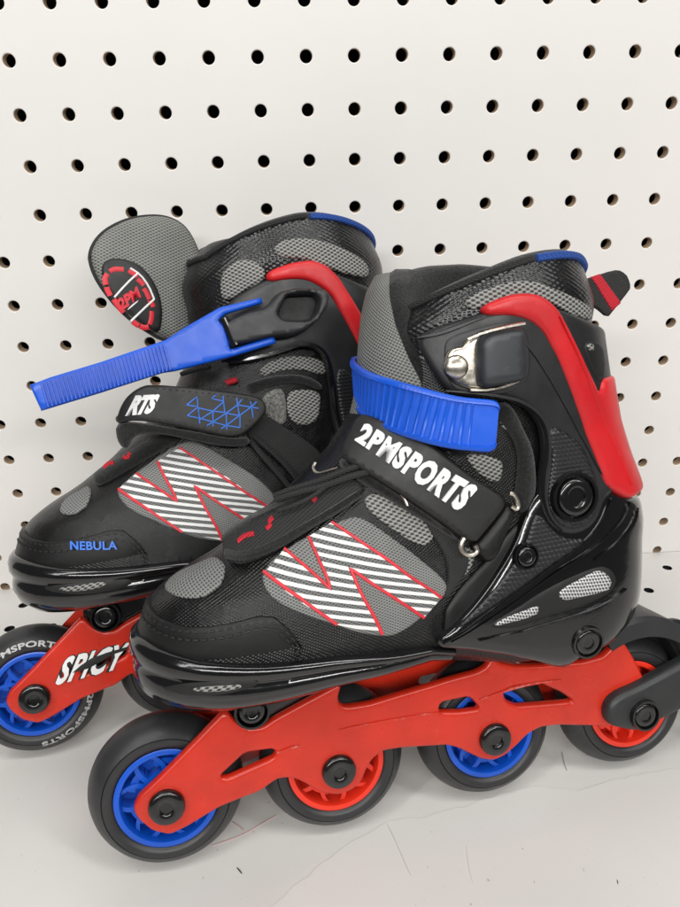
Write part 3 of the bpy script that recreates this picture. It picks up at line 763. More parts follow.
    blob(heel, 'vent_mesh', M['silver'], [(-0.0725,0.1067),(-0.0584,0.111),(-0.0516,0.1126),(-0.0473,0.1101),(-0.0455,0.1053),(-0.048,0.1036),(-0.0612,0.1034),(-0.0692,0.1028)], e, .0052, .0010, .001, bot=.002, step=.0013)
    rg = MB()
    for q, w in (([(-0.1197,0.088),(-0.1024,0.1011),(-0.0789,0.1129),(-0.0573,0.1221),(-0.0476,0.1314),(-0.0419,0.1402)], .0030), ([(-0.1167,0.0888),(-0.0979,0.1018),(-0.0742,0.1131),(-0.052,0.1204),(-0.0393,0.13),(-0.0339,0.1364)], .0016), ([(-0.054,0.1162),(-0.0434,0.1204),(-0.0344,0.1268),(-0.0295,0.1326)], .0016), ([(-0.1045,0.0891),(-0.0919,0.0927),(-0.0695,0.0955),(-0.0485,0.0989),(-0.0391,0.1029)], .0018)):
        ribbon(rg, q, w, e, .0048, .0016, taper=1.)
    rg.build('moulded_ridge', M['gloss'], heel, 60)
    # textured part of the heel cup in front of the ridge
    blob(heel, 'textured_inlay', M['carbon'], [(-0.1202,0.0913),(-0.1075,0.1038),(-0.095,0.1147),(-0.0866,0.1242),(-0.0797,0.1361),(-0.0749,0.1397),(-0.0726,0.1307),(-0.0641,0.1247),(-0.0545,0.1254),(-0.0603,0.1216),(-0.0794,0.1142),(-0.103,0.1025)], e, .0048, .0010, .0015, bot=.001)
    stud(heel, 'rivet', e, [(-0.0861,0.1219)][0], .0042, M['bolt'], h=.0022, base=.0060, hexr=.0018, ring=.8)
    stud(heel, 'mount_screw', e, [(-0.0513,0.086)][0], .0056, M['bolt'], h=.0014, base=.0046, hexr=.0026, ring=1.2)
    # ---- cuff
    top = [(-0.1067,0.2127),(-0.0986,0.2166),(-0.0897,0.2188),(-0.0814,0.221),(-0.072,0.2228),(-0.0578,0.223),(-0.0453,0.2179),(-0.0284,0.2124)]
    bot = [(-0.0209,0.1424),(-0.037,0.1441),(-0.0445,0.14),(-0.0478,0.1339),(-0.0545,0.1282),(-0.0628,0.1267),(-0.0695,0.129),(-0.0736,0.1344),(-0.0741,0.1428),(-0.0691,0.1522),(-0.0638,0.1627),(-0.0624,0.1723),(-0.0651,0.1795),(-0.0717,0.1854),(-0.0795,0.1876),(-0.0906,0.189),(-0.0988,0.1907),(-0.1039,0.2038)]
    top = top+[(-.001, top[-1][1]-.002)]; bot = [(-.001, bot[0][1])]+bot
    cu = MB(); panel(cu, wrap(top, bot), e, .0042, .0024, .0030, bot=.0022, step=.0030, smooth=2)
    cuff = cu.build('cuff', M['cuff'], sk, 50)
    blob(cuff, 'textured_arm', M['carbon'], [(-0.062,0.1751),(-0.0553,0.1732),(-0.0475,0.1672),(-0.0451,0.1559),(-0.0455,0.1448),(-0.0503,0.1364),(-0.0558,0.131),(-0.0628,0.1294),(-0.0683,0.1319),(-0.0713,0.1371),(-0.0709,0.1437),(-0.0664,0.1518),(-0.0611,0.1624)], e, .0062, .0012, .002, bot=.003)
    lip = MB()
    ribbon(lip, [(-0.0986,0.1916),(-0.0885,0.1902),(-0.0793,0.1884),(-0.0708,0.1857),(-0.0637,0.1798),(-0.0607,0.1717),(-0.063,0.1622),(-0.0682,0.1521),(-0.0722,0.1439),(-0.0723,0.1355),(-0.0683,0.1301)], .0022, e, .0062, .0016, taper=.6)
    ribbon(lip, [(-0.1046,0.2123),(-0.0969,0.2135),(-0.0864,0.2175),(-0.0815,0.2191)], .0020, e, .0062, .0012, taper=.6)
    ribbon(lip, [(-0.0743,0.2138),(-0.0655,0.2074),(-0.0582,0.1951),(-0.0514,0.1824),(-0.0455,0.1668),(-0.0427,0.1529),(-0.0419,0.1456)], .0018, e, .0062, .0010, taper=.8)
    lip.build('moulded_lip', M['cuff'], cuff, 60)
    blob(cuff, 'rear_opening_shade', M['dark'], [(-0.0424,0.207),(-0.0327,0.2057),(-0.028,0.2012),(-0.0312,0.1906),(-0.0353,0.1886),(-0.0402,0.1983)], e, .0066, .0005, .001, bot=.003)  # dark panel on top of the cuff, painting the shade of an opening
    blob(cuff, 'window_mesh', M['grey_coarse'], [(-0.041,0.2056),(-0.037,0.2056),(-0.0361,0.2027),(-0.0397,0.2023)], e, .0070, .0006, .001, bot=.003, step=.0012)
    pv = stud(cuff, 'pivot_bolt', e, [(-0.0591,0.1439)][0], .0080, M['bolt'], h=.0030, base=.0074, hexr=.0040, ring=.8)
    mb = MB(); lc = e(np.array([[(-0.0555,0.1423)][0]]), np.array([.0072+.0026]))[0]
    # red trim
    tr_in = [(-0.083,0.2213),(-0.0808,0.2238),(-0.0759,0.2256),(-0.0704,0.227),(-0.0635,0.227),(-0.0579,0.2254),(-0.0524,0.2203),(-0.0471,0.2105),(-0.0414,0.1971),(-0.0373,0.188)]
    tr_out = [(-0.0362,0.1845),(-0.0332,0.1907)]
    tr_low = [(-0.0309,0.1381),(-0.0352,0.1381),(-0.0402,0.1426),(-0.0431,0.1462),(-0.0433,0.1588),(-0.0457,0.1742),(-0.0493,0.1883),(-0.0535,0.2016),(-0.0586,0.212),(-0.0644,0.217),(-0.0722,0.2193),(-0.0799,0.2193)]
    a = tr_in+tr_out; z1 = a[-1][1]; a = a+[(-.001, z1)]; b_ = [(-.001, tr_low[0][1])]+tr_low
    tm = MB(); panel(tm, wrap(a, b_), e, .0056, .0024, .0022, bot=.003, step=.0020, smooth=2, crisp=.006)
    tm = tm.build('cuff_trim', M['red_trim'], cuff, 60)
    rb = MB(); ribbon(rb, [(-0.0531,0.2176),(-0.0463,0.2037),(-0.0412,0.1894),(-0.0363,0.1735),(-0.032,0.1568),(-0.033,0.1432)], .0020, e, .0078, .0010, taper=.8); rb.build('trim_ridge', M['red_trim'], tm, 60)
    # silver band and textured padding under the rim
    blob(up, 'collar_band', M['grey_coarse'], [(-0.0882,0.2263),(-0.0811,0.2292),(-0.0709,0.2319),(-0.0599,0.2321),(-0.0494,0.2272),(-0.0384,0.2231),(-0.0278,0.219),(-0.0298,0.2145),(-0.0445,0.2173),(-0.0558,0.2242),(-0.0663,0.2263),(-0.0783,0.2237),(-0.0865,0.2216)], e, .0030, .0010, .001)
    blob(up, 'liner_edge', M['fuzz'], [(-0.0767,0.1869),(-0.072,0.1824),(-0.0694,0.175),(-0.0665,0.1662),(-0.0678,0.1555),(-0.0717,0.1462),(-0.0807,0.1352),(-0.0825,0.1442),(-0.0751,0.1565),(-0.0728,0.167),(-0.0763,0.1745),(-0.0793,0.1781)], e, .0008, .003, .0035)
    # pull loop
    lp = MB(); ep = on_sheet(lambda x, z: -.0070+0*x); panel(lp, [(0.2053,0.2344),(0.2195,0.2376),(0.2268,0.2296),(0.2156,0.2165),(0.2107,0.2208),(0.2063,0.2233),(0.1979,0.2229),(0.1973,0.2326)], ep, 0, .0010, .0010, bot=-.0012, step=.0022, smooth=1, crisp=.004)
    panel(lp, [(0.2082,0.2342),(0.2235,0.2382),(0.2281,0.2353),(0.2299,0.2294),(0.2191,0.2183),(0.2137,0.2222),(0.2088,0.2252),(0.2007,0.2239),(0.2001,0.232)], on_sheet(lambda x, z: -.0040+0*x), 0, .0010, .0010, bot=-.0030, step=.0022, smooth=1, crisp=.004)
    lp = lp.build('pull_loop', M['web'], up)
    blob(lp, 'red_stripe', M['red_web'], [(0.2072,0.235),(0.2117,0.2361),(0.2218,0.2227),(0.2171,0.2194)], ep, .0010, .0005, .0005, bot=0, step=.0025, smooth=0)
    # ---- tongue standing up in front of the collar
    V = []; U = []; F = []
    zs = np.linspace(.165, .2420, 40); na = 25
    def tong(a, z, h):
        t = (z-.165)/.077; xc = np.interp(z, [.165,.19,.2048,.2133,.226,.236,.242], [.0910,.1000,.1030,.1045,.1070,.1100,.1135])-h
        wy = np.interp(z, [.165,.20,.226,.236,.242], [.030,.026,.020,.015,.008])-.3*max(0,-h)
        ang = a*1.35
        return (xc+np.interp(z, [.165,.1925,.2055,.2195,.231,.242], [.036,.032,.020,.010,.005,.003])*(1-math.cos(ang))*.8, wy*math.sin(ang)/math.sin(1.35), z)
    tg = MB(); V = [tong(a, z, .0035*math.cos(a*1.35)) for z in zs for a in np.linspace(-1, 1, na)]
    U = [(a*.035, z) for z in zs for a in np.linspace(-1, 1, na)]
    F = [(j*na+i, j*na+i+1, (j+1)*na+i+1, (j+1)*na+i) for j in range(39) for i in range(na-1)]
    tg.add(V, F, U); tongue = tg.build('tongue', M['tongue'], sk, 70)
    tl = MB(); V = []; rings = 9
    V = []
    for z in zs:
        for sx_, h in ((-1.0, .0035), (-1.04, .003), (-1.17, .000), (-1.32, -.005), (-1.34, -.011), (0, -.014), (1.34, -.011), (1.32, -.005), (1.17, .000), (1.04, .003), (1.0, .0035)):
            x_, y_, z_ = tong(sx_, z, h*math.cos(min(1, abs(sx_))*1.0)); V.append((x_+.0006, y_, z_+(.0012 if h < .001 else 0)*(z-.165)/.077))
    m = 11; F = [(j*m+i, j*m+i+1, (j+1)*m+i+1, (j+1)*m+i) for j in range(39) for i in range(m-1)]
    F.append(tuple(39*m+i for i in range(m)))
    tl.add(V, F); tl.build('tongue_lining', M['fuzz'], tongue, 60)
    # ---- buckle
    bx = blob(cuff, 'buckle_recess', M['lever_dark'], [(-0.0967,0.2097),(-0.0919,0.2133),(-0.076,0.217),(-0.0684,0.2158),(-0.0648,0.2113),(-0.0655,0.1968),(-0.0692,0.1915),(-0.0793,0.1884),(-0.0904,0.1899),(-0.0977,0.1928)], e, .0064, .0006, .001, bot=.003)
    bk = blob(sk, 'buckle', M['metal'], [(-0.0962,0.2064),(-0.0925,0.2089),(-0.0901,0.2081),(-0.0886,0.2115),(-0.0845,0.2135),(-0.0775,0.2155),(-0.0732,0.2164),(-0.0703,0.2151),(-0.0726,0.2137),(-0.0827,0.2112),(-0.086,0.1937),(-0.0749,0.1937),(-0.0727,0.1923),(-0.08,0.1905),(-0.088,0.1906),(-0.0925,0.1925),(-0.0968,0.1951),(-0.0979,0.2012)], e, .0068, .0022, .002, bot=.004, step=.0018, smooth=1)
    stud(bk, 'rivet', e, [(-0.0938,0.2006)][0], .0048, M['metal'], h=.0022, base=.0084, dome=1.)
    blob(bk, 'lever', M['lever'], [(-0.0854,0.2136),(-0.0769,0.2151),(-0.0699,0.2154),(-0.0685,0.2131),(-0.0703,0.1953),(-0.0729,0.1935),(-0.0804,0.1926),(-0.0874,0.1918),(-0.0883,0.1946)], e, .0086, .0070, .0030, bot=.005, step=.0020, smooth=1)
    rb = MB()
    ribbon(rb, [(-0.0888,0.2106),(-0.084,0.2131),(-0.0754,0.2153),(-0.0707,0.2159)], .0014, e, .0155, .0012, smooth=1)
    ribbon(rb, [(-0.0908,0.1916),(-0.0838,0.1912),(-0.0742,0.1933),(-0.0707,0.1965)], .0014, e, .0100, .0012, smooth=1)
    rb.build('wire_bail', M['metal'], bk)
    # ---- curled blue ladder strap
    path = chaikin([(.128,.034,.2005),(.114,.0305,.2000),(.104,.021,.1990),(.0985,.008,.1972),(.0965,-.006,.1948),(.0975,-.020,.1915),(.1015,-.031,.1888),(.1090,-.0395,.1852),(.1220,-.0455,.1803),(.1345,-.0475,.1780),(.1398,-.048,.1772)], 3, False)
    P = resample(even_open(path, .0003), .0003, False); T = np.gradient(P, axis=0); T /= np.linalg.norm(T, axis=1)[:,None]
    V = []; F = []; U = []; n = len(P); s = np.arange(n)*.0003; L = s[-1]
    for i in range(n):
        nn = np.cross(T[i], (0,0,1)); nn /= np.linalg.norm(nn)
        if nn@np.array([-.4,-.9,0]) < 0 and P[i][1] < .02: nn = -nn
        dn = np.cross(nn, T[i]); dn = dn if dn[2] > 0 else -dn
        out = nn
        hw = .0100 if L-s[i] > .004 else .0100-.0022*(1-math.sqrt(max(0, 1-((.004-(L-s[i]))/.004)**2)))
        rib = .0005*max(0, math.sin(2*PI*s[i]/.0033))**.6 if .045 < s[i] < L-.010 else 0
        for b, h in ((-1,-.0012),(-1,.0006),(-.93,.0012),(-.80,.0013),(-.76,.0004+rib),(.76,.0004+rib),(.80,.0013),(.93,.0012),(1,.0006),(1,-.0012)):
            V.append(P[i]+dn*(b*hw)+out*h); U.append((s[i], b*hw))
    for i in range(n-1):
        for j in range(10): F.append((i*10+j, i*10+(j+1) % 10, i*10+10+(j+1) % 10, i*10+10+j))
    F.append(tuple(range(10))); F.append(tuple((n-1)*10+j for j in range(9,-1,-1)))
    link('ladder_strap', V, F, M['blue'], sk, U, 50)
    # ---- instep strap with lettering
    eS = lambda P, h: e(P, h)
    S_out = [(-0.1454,0.1652),(-0.1395,0.173),(-0.1328,0.1827),(-0.1244,0.1805),(-0.1118,0.1758),(-0.1031,0.1639),(-0.0947,0.154),(-0.087,0.1462),(-0.0943,0.1401),(-0.1019,0.1345),(-0.1092,0.1291),(-0.1192,0.1412),(-0.1285,0.1528),(-0.1371,0.1607)]
    strap = blob(sk, 'instep_strap', M['velcro_top'], S_out, e, .0058, .0022, .0022, bot=.0035, smooth=1)
    blob(strap, 'velcro_backing', M['fuzz'], [(-0.1487,0.1646),(-0.145,0.1672),(-0.136,0.1606),(-0.1271,0.1512),(-0.1174,0.1391),(-0.1089,0.1278),(-0.1144,0.132),(-0.1239,0.1407),(-0.1343,0.1517),(-0.1438,0.1603)], e, .0015, .0030, .003, bot=0)
    st = MB(); stitches(st, [(-0.1425,0.1662),(-0.1348,0.1617),(-0.1267,0.1536),(-0.1176,0.1423),(-0.1093,0.1322)], e, .0080, smooth=1); stitches(st, [(-0.1063,0.1703),(-0.0985,0.1609),(-0.0891,0.1478)], e, .0080, smooth=1)
    st.build('stitching', M['thread'], strap)
    lt = MB(); o, al, u_ = [np.array(v) for v in [(-0.1385,0.1705),(-0.1077,0.1434),(-0.1315,0.1816)]]
    al2 = np.array([(-0.0966,0.1529)][0])
    Vg, Fg = glyphs('2PMSPORTS', .055, 1.18); Vg[:,0] /= Vg[:,0].max()
    lo_, hi_ = np.array([(-0.1359,0.1713),(-0.1337,0.1688),(-0.1316,0.1669),(-0.1295,0.1651),(-0.1273,0.1632),(-0.1253,0.1613),(-0.1231,0.1592),(-0.121,0.157),(-0.119,0.1545),(-0.117,0.1519),(-0.115,0.1494),(-0.1129,0.147),(-0.1106,0.1442)]), np.array([(-0.1298,0.1785),(-0.1269,0.1768),(-0.1241,0.1751),(-0.1214,0.1733),(-0.1188,0.1712),(-0.1164,0.1688),(-0.114,0.1668),(-0.1115,0.1649),(-0.1089,0.1628),(-0.1062,0.1607),(-0.1034,0.1584),(-0.1005,0.1558),(-0.0979,0.1529)])
    tx = np.linspace(0, 1, 13); lerp = lambda A: np.stack([np.interp(Vg[:,0], tx, A[:,0]), np.interp(Vg[:,0], tx, A[:,1])], 1)
    Q = lerp(lo_)*(1-Vg[:,1:])+lerp(hi_)*Vg[:,1:]
    extr(lt, Q, Fg, e, .0084, .0006); lt.build('lettering', M['white_ink'], strap, 30)
    for q in ([(-0.0868,0.1492),(-0.0849,0.1486),(-0.0847,0.1442),(-0.0866,0.1418),(-0.0883,0.1439)], [(-0.1124,0.1336),(-0.115,0.1309),(-0.1142,0.127),(-0.111,0.1258),(-0.1081,0.1274),(-0.1088,0.13)]):
        P = chaikin(e(np.array(q), .0085), 3, False); mb = MB(); tube(mb, P, .0010, 8); mb.build('strap_ring', M['metal'], strap)
    blob(strap, 'strap_anchor', M['smooth_leather'], [(-0.0864,0.1459),(-0.085,0.1403),(-0.0913,0.1336),(-0.1005,0.1198),(-0.105,0.1228),(-0.1086,0.1288),(-0.1009,0.1341),(-0.0937,0.1398)], e, .0040, .0030, .0030, bot=0)
    return sk
def back_skate():
    sk = empty('inline_skate', [*POSE['B'], [0,0,0,1]])
    tag(sk, 'black and grey inline skate behind, tongue folded out and straight blue strap open', 'inline skate', 'pair of inline skates')
    chassis(sk, [M['blue_hub'], M['red_hub'], M['blue_hub'], M['red_hub']], letters=True)
    La, up, shell = boot_body(sk, 'B'); e, cap, heel = shared_boot(sk, 'B', La, up, shell)
    blob(up, 'toe_patch', M['grey'], [(-0.2216,0.1229),(-0.2216,0.1269),(-0.2183,0.1295),(-0.213,0.1314),(-0.2068,0.1337),(-0.2044,0.1308),(-0.2055,0.1262),(-0.2088,0.123),(-0.2142,0.1213)], e)
    graphic(up, e, [(-0.1912,0.1285),(-0.1898,0.1315),(-0.1802,0.1371),(-0.1682,0.1432),(-0.1558,0.1484),(-0.1485,0.1501),(-0.144,0.149),(-0.1334,0.1383),(-0.1205,0.125),(-0.1132,0.115),(-0.1165,0.1086),(-0.1221,0.1023),(-0.1294,0.097),(-0.1383,0.0946),(-0.1512,0.0981),(-0.1632,0.1052),(-0.1765,0.1148),(-0.1868,0.122)],
        [(-0.1899,0.1306),(-0.1792,0.137),(-0.1631,0.1213),(-0.1672,0.1416),(-0.1539,0.1471),(-0.1175,0.1093),(-0.1253,0.099),(-0.1542,0.1281),(-0.1426,0.0961),(-0.1623,0.105)],
        [[(-0.1899,0.1306),(-0.1761,0.1189),(-0.1623,0.105)], [(-0.1792,0.137),(-0.1716,0.1295),(-0.1631,0.1213),(-0.1662,0.1317),(-0.1672,0.1416)], [(-0.1539,0.1471),(-0.1385,0.1292),(-0.1175,0.1093)], [(-0.1253,0.099),(-0.1401,0.1142),(-0.1542,0.1281),(-0.1488,0.1126),(-0.1426,0.0961)]])
    lt = MB(); o, al, u_ = [(-0.2135,0.1059),(-0.1925,0.1029),(-0.2133,0.1097)]; letter(lt, 'NEBULA', o, al, u_, e, .0026, .0005, .025, 1.05); lt.build('lettering', M['blue_ink'], cap, 30)
    blob(shell, 'vent_shade_patch', M['dark'], [(-0.2271,0.0907),(-0.2165,0.0912),(-0.2017,0.0904),(-0.1871,0.0888),(-0.1807,0.086),(-0.1859,0.0843),(-0.1979,0.0845),(-0.2176,0.0875)], e, .0034, .0004, .001, bot=0., step=.0015)  # shade of the toe vent painted as a dark surface panel
    blob(shell, 'vent_mesh', M['grey_coarse'], [(-0.2195,0.0897),(-0.2096,0.0899),(-0.1977,0.0897),(-0.1937,0.088),(-0.1985,0.0867),(-0.2114,0.0873)], e, .0036, .0005, .001, bot=0., step=.0012)
    # writing on the frame
    ef = on_sheet(lambda x, z: -.0118-.0012+0*x)
    quad = [(0.0098,0.037),(0.0412,0.0386),(0.0489,0.0515),(0.0173,0.0503)]
    def put(mb, txt, bold, off, grow=0.):
        V, F = glyphs(txt, bold, 1.12); V[:,0] = (V[:,0]/V[:,0].max()-.5)*(1+grow)+.5; V[:,1] = (V[:,1]-.5)*(1+grow*2)+.5
        c = [np.array(q) for q in quad]
        Q = (1-V[:,:1])*(1-V[:,1:])*c[0]+V[:,:1]*(1-V[:,1:])*c[1]+V[:,:1]*V[:,1:]*c[2]+(1-V[:,:1])*V[:,1:]*c[3]
        extr(mb, Q, F, ef, off, .0002)
    fr = [c for c in sk.children if c.name.startswith('frame')][0]
    mb = MB(); put(mb, 'SPICY', .10, .0029, .03); mb.build('lettering_outline', M['black_ink'], fr, 30)
    mb = MB(); put(mb, 'SPICY', .035, .0032); mb.build('lettering', M['white_ink'], fr, 30)
    mb = MB(); panel(mb, [(0.019,0.0417),(0.0231,0.0444),(0.0288,0.0471),(0.0362,0.0483),(0.0471,0.0493),(0.0464,0.0476),(0.0384,0.0467),(0.0337,0.0446),(0.0272,0.0424),(0.0228,0.0419)], ef, .0035, .0002, .0003, bot=.002, step=.002, smooth=0); mb.build('slash_mark', M['black_ink'], fr, 30)
    # lace area
    lo = blob(up, 'lace_flap', M['fuzz'], [(-0.2052,0.135),(-0.2035,0.1383),(-0.1882,0.1441),(-0.1676,0.1525),(-0.1515,0.1585),(-0.1446,0.1563),(-0.1511,0.1509),(-0.1644,0.1463),(-0.1793,0.1408),(-0.1929,0.1354),(-0.2011,0.1328)], e, .0008, .0028, .003)
    for q in ([(-0.1955,0.1391),(-0.1926,0.1411),(-0.1891,0.141)], [(-0.1834,0.1435),(-0.1811,0.1429),(-0.1789,0.1455)]):
        rb = MB(); ribbon(rb, q, .0016, e, .0038, .0003); rb.build('red_stitch', M['red_web'], lo)
    blob(up, 'ankle_patch', M['suede'], [(-0.1038,0.168),(-0.096,0.1713),(-0.0913,0.1697),(-0.097,0.1518),(-0.1046,0.1534),(-0.1064,0.161)], e, .0006, .0014, .002)
    blob(up, 'ankle_patch', M['grey_coarse'], [(-0.0917,0.1687),(-0.0825,0.1692),(-0.0746,0.1673),(-0.0742,0.1635),(-0.0815,0.1503),(-0.0963,0.1512)], e)
    blob(up, 'ankle_patch', M['grey_coarse'], [(-0.1019,0.1812),(-0.0959,0.1847),(-0.0842,0.187),(-0.0699,0.1841),(-0.0666,0.1796),(-0.0679,0.174),(-0.0791,0.1793),(-0.0926,0.1797),(-0.1009,0.177)], e)
    blob(up, 'liner_edge', M['fuzz'], [(-0.1111,0.1746),(-0.1009,0.177),(-0.089,0.1777),(-0.0788,0.1761),(-0.0712,0.1706),(-0.0727,0.1665),(-0.0806,0.1716),(-0.0902,0.1732),(-0.1009,0.1719),(-0.1096,0.1687)], e, .001, .0028, .003)
    blob(up, 'vamp_strap', M['web'], [(-0.1158,0.158),(-0.1068,0.16),(-0.0992,0.1505),(-0.0894,0.1399),(-0.0861,0.1335),(-0.0939,0.1211),(-0.1008,0.1159),(-0.1049,0.1288),(-0.113,0.1396),(-0.1211,0.1471)], e, .002, .002, .002)
    for q, r in (([(-0.1172,0.1487),(-0.112,0.1394),(-0.1075,0.1313),(-0.1026,0.1222),(-0.098,0.1166),(-0.0914,0.1135),(-0.0818,0.1144)], .0013), ([(-0.1201,0.1469),(-0.1171,0.137),(-0.1118,0.1267),(-0.106,0.1174),(-0.0996,0.1126),(-0.0879,0.1103)], .0013), ([(-0.1234,0.1837),(-0.1297,0.1833),(-0.1392,0.1812)], .0012)):
        P = chaikin(e(np.array(q), .0060), 3, False); mb = MB(); tube(mb, P, r, 8); mb.build('lace', M['web'], up)
    rb = MB(); ribbon(rb, [(-0.1184,0.1759),(-0.1129,0.1773)], .0030, e, .004, .001, smooth=0); rb.build('red_stitch', M['red_web'], up)
    # collar
    blob(up, 'collar_patch', M['grey_coarse'], [(-0.1117,0.2174),(-0.1107,0.228),(-0.1053,0.2338),(-0.0968,0.2358),(-0.0911,0.2327),(-0.0881,0.2283),(-0.091,0.2237),(-0.0993,0.2207),(-0.1074,0.2168)], e, .0030, .0012, .002)
    blob(up, 'collar_band', M['grey_coarse'], [(-0.0836,0.2392),(-0.0775,0.2432),(-0.0646,0.2434),(-0.0523,0.2395),(-0.0386,0.233),(-0.033,0.2287),(-0.0344,0.2219),(-0.051,0.2252),(-0.0608,0.2297),(-0.0699,0.2335),(-0.081,0.2342)], e, .0030, .0012, .002)
    # ---- cuff
    top = [(-0.1113,0.2122),(-0.1053,0.2173),(-0.0981,0.2208),(-0.09,0.2243),(-0.0776,0.2281),(-0.0626,0.2281),(-0.0509,0.2233),(-0.0364,0.2168)]
    top = top+[(-.03, top[-1][1]-.002), (-.001, top[-1][1]-.006)]
    bot = [(-0.0749,0.1246),(-0.0769,0.1411),(-0.0731,0.1542),(-0.0696,0.1664),(-0.068,0.1766),(-0.0688,0.1849),(-0.0725,0.1893),(-0.0782,0.1907),(-0.0864,0.1889),(-0.0992,0.186),(-0.1091,0.1848),(-0.1173,0.1849),(-0.1168,0.198)]
    z0 = .155
    bot = [(-.001, z0), (-.05, .150), (-.075, .140)]+bot
    cu = MB(); panel(cu, wrap(top, bot), e, .0042, .0024, .0030, bot=.0022, step=.0030, smooth=2); cuff = cu.build('cuff', M['cuff'], sk, 50)
    lip = MB(); ribbon(lip, [(-0.1169,0.1863),(-0.1065,0.1861),(-0.0984,0.1874),(-0.0855,0.1904),(-0.0768,0.1921),(-0.0699,0.1895),(-0.0667,0.1827),(-0.0673,0.1698),(-0.0716,0.154),(-0.0743,0.1407)], .0026, e, .0062, .0018, taper=.5); lip.build('moulded_lip', M['gloss'], cuff, 60)
    blob(cuff, 'textured_arm', M['carbon'], [(-0.064,0.1798),(-0.0556,0.1754),(-0.0518,0.1628),(-0.0551,0.1436),(-0.0626,0.123),(-0.0722,0.1242),(-0.0732,0.1405),(-0.0688,0.1565)], e, .0062, .0012, .002, bot=.003)
    ti = [(-0.0899,0.2255),(-0.0869,0.2286),(-0.0766,0.2314),(-0.0662,0.2321),(-0.0597,0.2295),(-0.0538,0.2227),(-0.048,0.2104),(-0.0431,0.1977),(-0.0387,0.1791),(-0.0361,0.1595)]
    to = [(-0.0437,0.1419),(-0.0457,0.1535),(-0.0461,0.1742),(-0.0511,0.1934),(-0.0554,0.2054),(-0.0592,0.2151),(-0.0647,0.2198),(-0.071,0.2231),(-0.0799,0.2237),(-0.0871,0.2229)]
    tm = MB(); panel(tm, list(ti)+list(to), e, .0058, .0026, .0022, bot=.003, step=.0022, smooth=2, crisp=.006); tm.build('cuff_trim', M['red_trim'], cuff, 60)
    # ---- open ladder strap on its lever
    fy = lambda x, z: -.0475-.06*np.clip(.10-x, 0, 1)
    es = on_sheet(fy)
    ts = MB()
    outl = [(0.0241,0.1845),(0.0272,0.1728),(0.0525,0.1778),(0.0809,0.1839),(0.0869,0.1842),(0.115,0.1884),(0.1359,0.1926),(0.1349,0.196),(0.1135,0.1918),(0.1121,0.2027),(0.1097,0.2057),(0.1133,0.2082),(0.1315,0.212),(0.1313,0.2148),(0.1109,0.2117),(0.0936,0.2038),(0.0838,0.1987),(0.0544,0.1915),(0.0329,0.187)]
    panel(ts, outl, es, .0, .0018, .0012, bot=-.0016, step=.0022, smooth=0)
    st = ts.build('ladder_strap', M['blue'], sk, 40)
    rb = MB(); a0, a1, b0, b1 = [np.array(v) for v in [(0.0291,0.1848),(0.0304,0.1742),(0.0826,0.1969),(0.0842,0.1849)]]
    for i in range(33):
        t = i/32; ribbon(rb, [tuple(a0+(b0-a0)*t), tuple(a1+(b1-a1)*t)], .0011, es, .0017, .0011, smooth=0)
    rb.build('ladder_rib', M['blue'], st, 40)
    el = on_sheet(lambda x, z: -.0445+0*x)
    lv = blob(sk, 'lever', M['lever_dark'], [(0.1112,0.2041),(0.1177,0.2068),(0.1241,0.2087),(0.131,0.2095),(0.1349,0.2116),(0.1402,0.2168),(0.1487,0.2181),(0.1631,0.2166),(0.1653,0.2136),(0.1636,0.2075),(0.1572,0.2012),(0.1501,0.1965),(0.1429,0.1952),(0.1356,0.1954),(0.1242,0.1941),(0.114,0.1931)], el, .0010, .0058, .0016, bot=-.004, step=.0016, crisp=.004, holes=[[(0.1379,0.2061),(0.1438,0.2147),(0.1573,0.2144),(0.1594,0.2111),(0.1566,0.2046),(0.1528,0.202),(0.1405,0.2033)]])
    blob(lv, 'lever_opening_shade', M['dark'], [(0.1384,0.2062),(0.1447,0.2163),(0.1593,0.2157),(0.1619,0.2117),(0.1584,0.2041),(0.1541,0.202),(0.1411,0.2031)], el, -.0020, .0005, .0004, bot=-.004, step=.0016)  # dark plate added behind the hole, painting the shade seen through it
    for q in ((233,316), (236,341)):
        pass
    pn = MB(); c0, c1 = [Vector((v[0], -.0490, v[1])) for v in [(0.112,0.2064),(0.116,0.1934)]]
    tube(pn, [c0, c0.lerp(c1, .5), c1], .0022, 12); pn.build('hinge_pin', M['bolt'], lv)
    # ---- loose instep strap looped over the front
    fs = lambda x, z: -.0440+.030*np.clip((.078-x)/.036, 0, 1)**2.2
    e2 = on_sheet(fs)
    so = [(0.0571,0.1629),(0.06,0.1702),(0.0643,0.1757),(0.0701,0.1788),(0.0747,0.1796),(0.0958,0.1754),(0.1181,0.1701),(0.1257,0.1673),(0.1282,0.1635),(0.1271,0.1593),(0.121,0.1541),(0.1146,0.1501),(0.1083,0.1499),(0.0932,0.1553),(0.079,0.1604),(0.0654,0.1639),(0.0599,0.1631)]
    sp = blob(sk, 'instep_strap', M['velcro_top'], so, e2, .0, .0014, .0014, bot=-.0016, step=.0022, smooth=1)
    bo = [(0.0569,0.1619),(0.06,0.1639),(0.0723,0.1611),(0.0934,0.1546),(0.1096,0.1491),(0.1186,0.1494),(0.118,0.1445),(0.1058,0.1457),(0.0919,0.1505),(0.0763,0.1563),(0.0637,0.1574),(0.0589,0.1492),(0.0569,0.1551)]
    blob(sp, 'velcro_backing', M['fuzz'], bo, on_sheet(lambda x, z: -.0415+.030*np.clip((.078-x)/.036, 0, 1)**2.2), .0, .002, .002, bot=-.002, step=.0022, smooth=2)
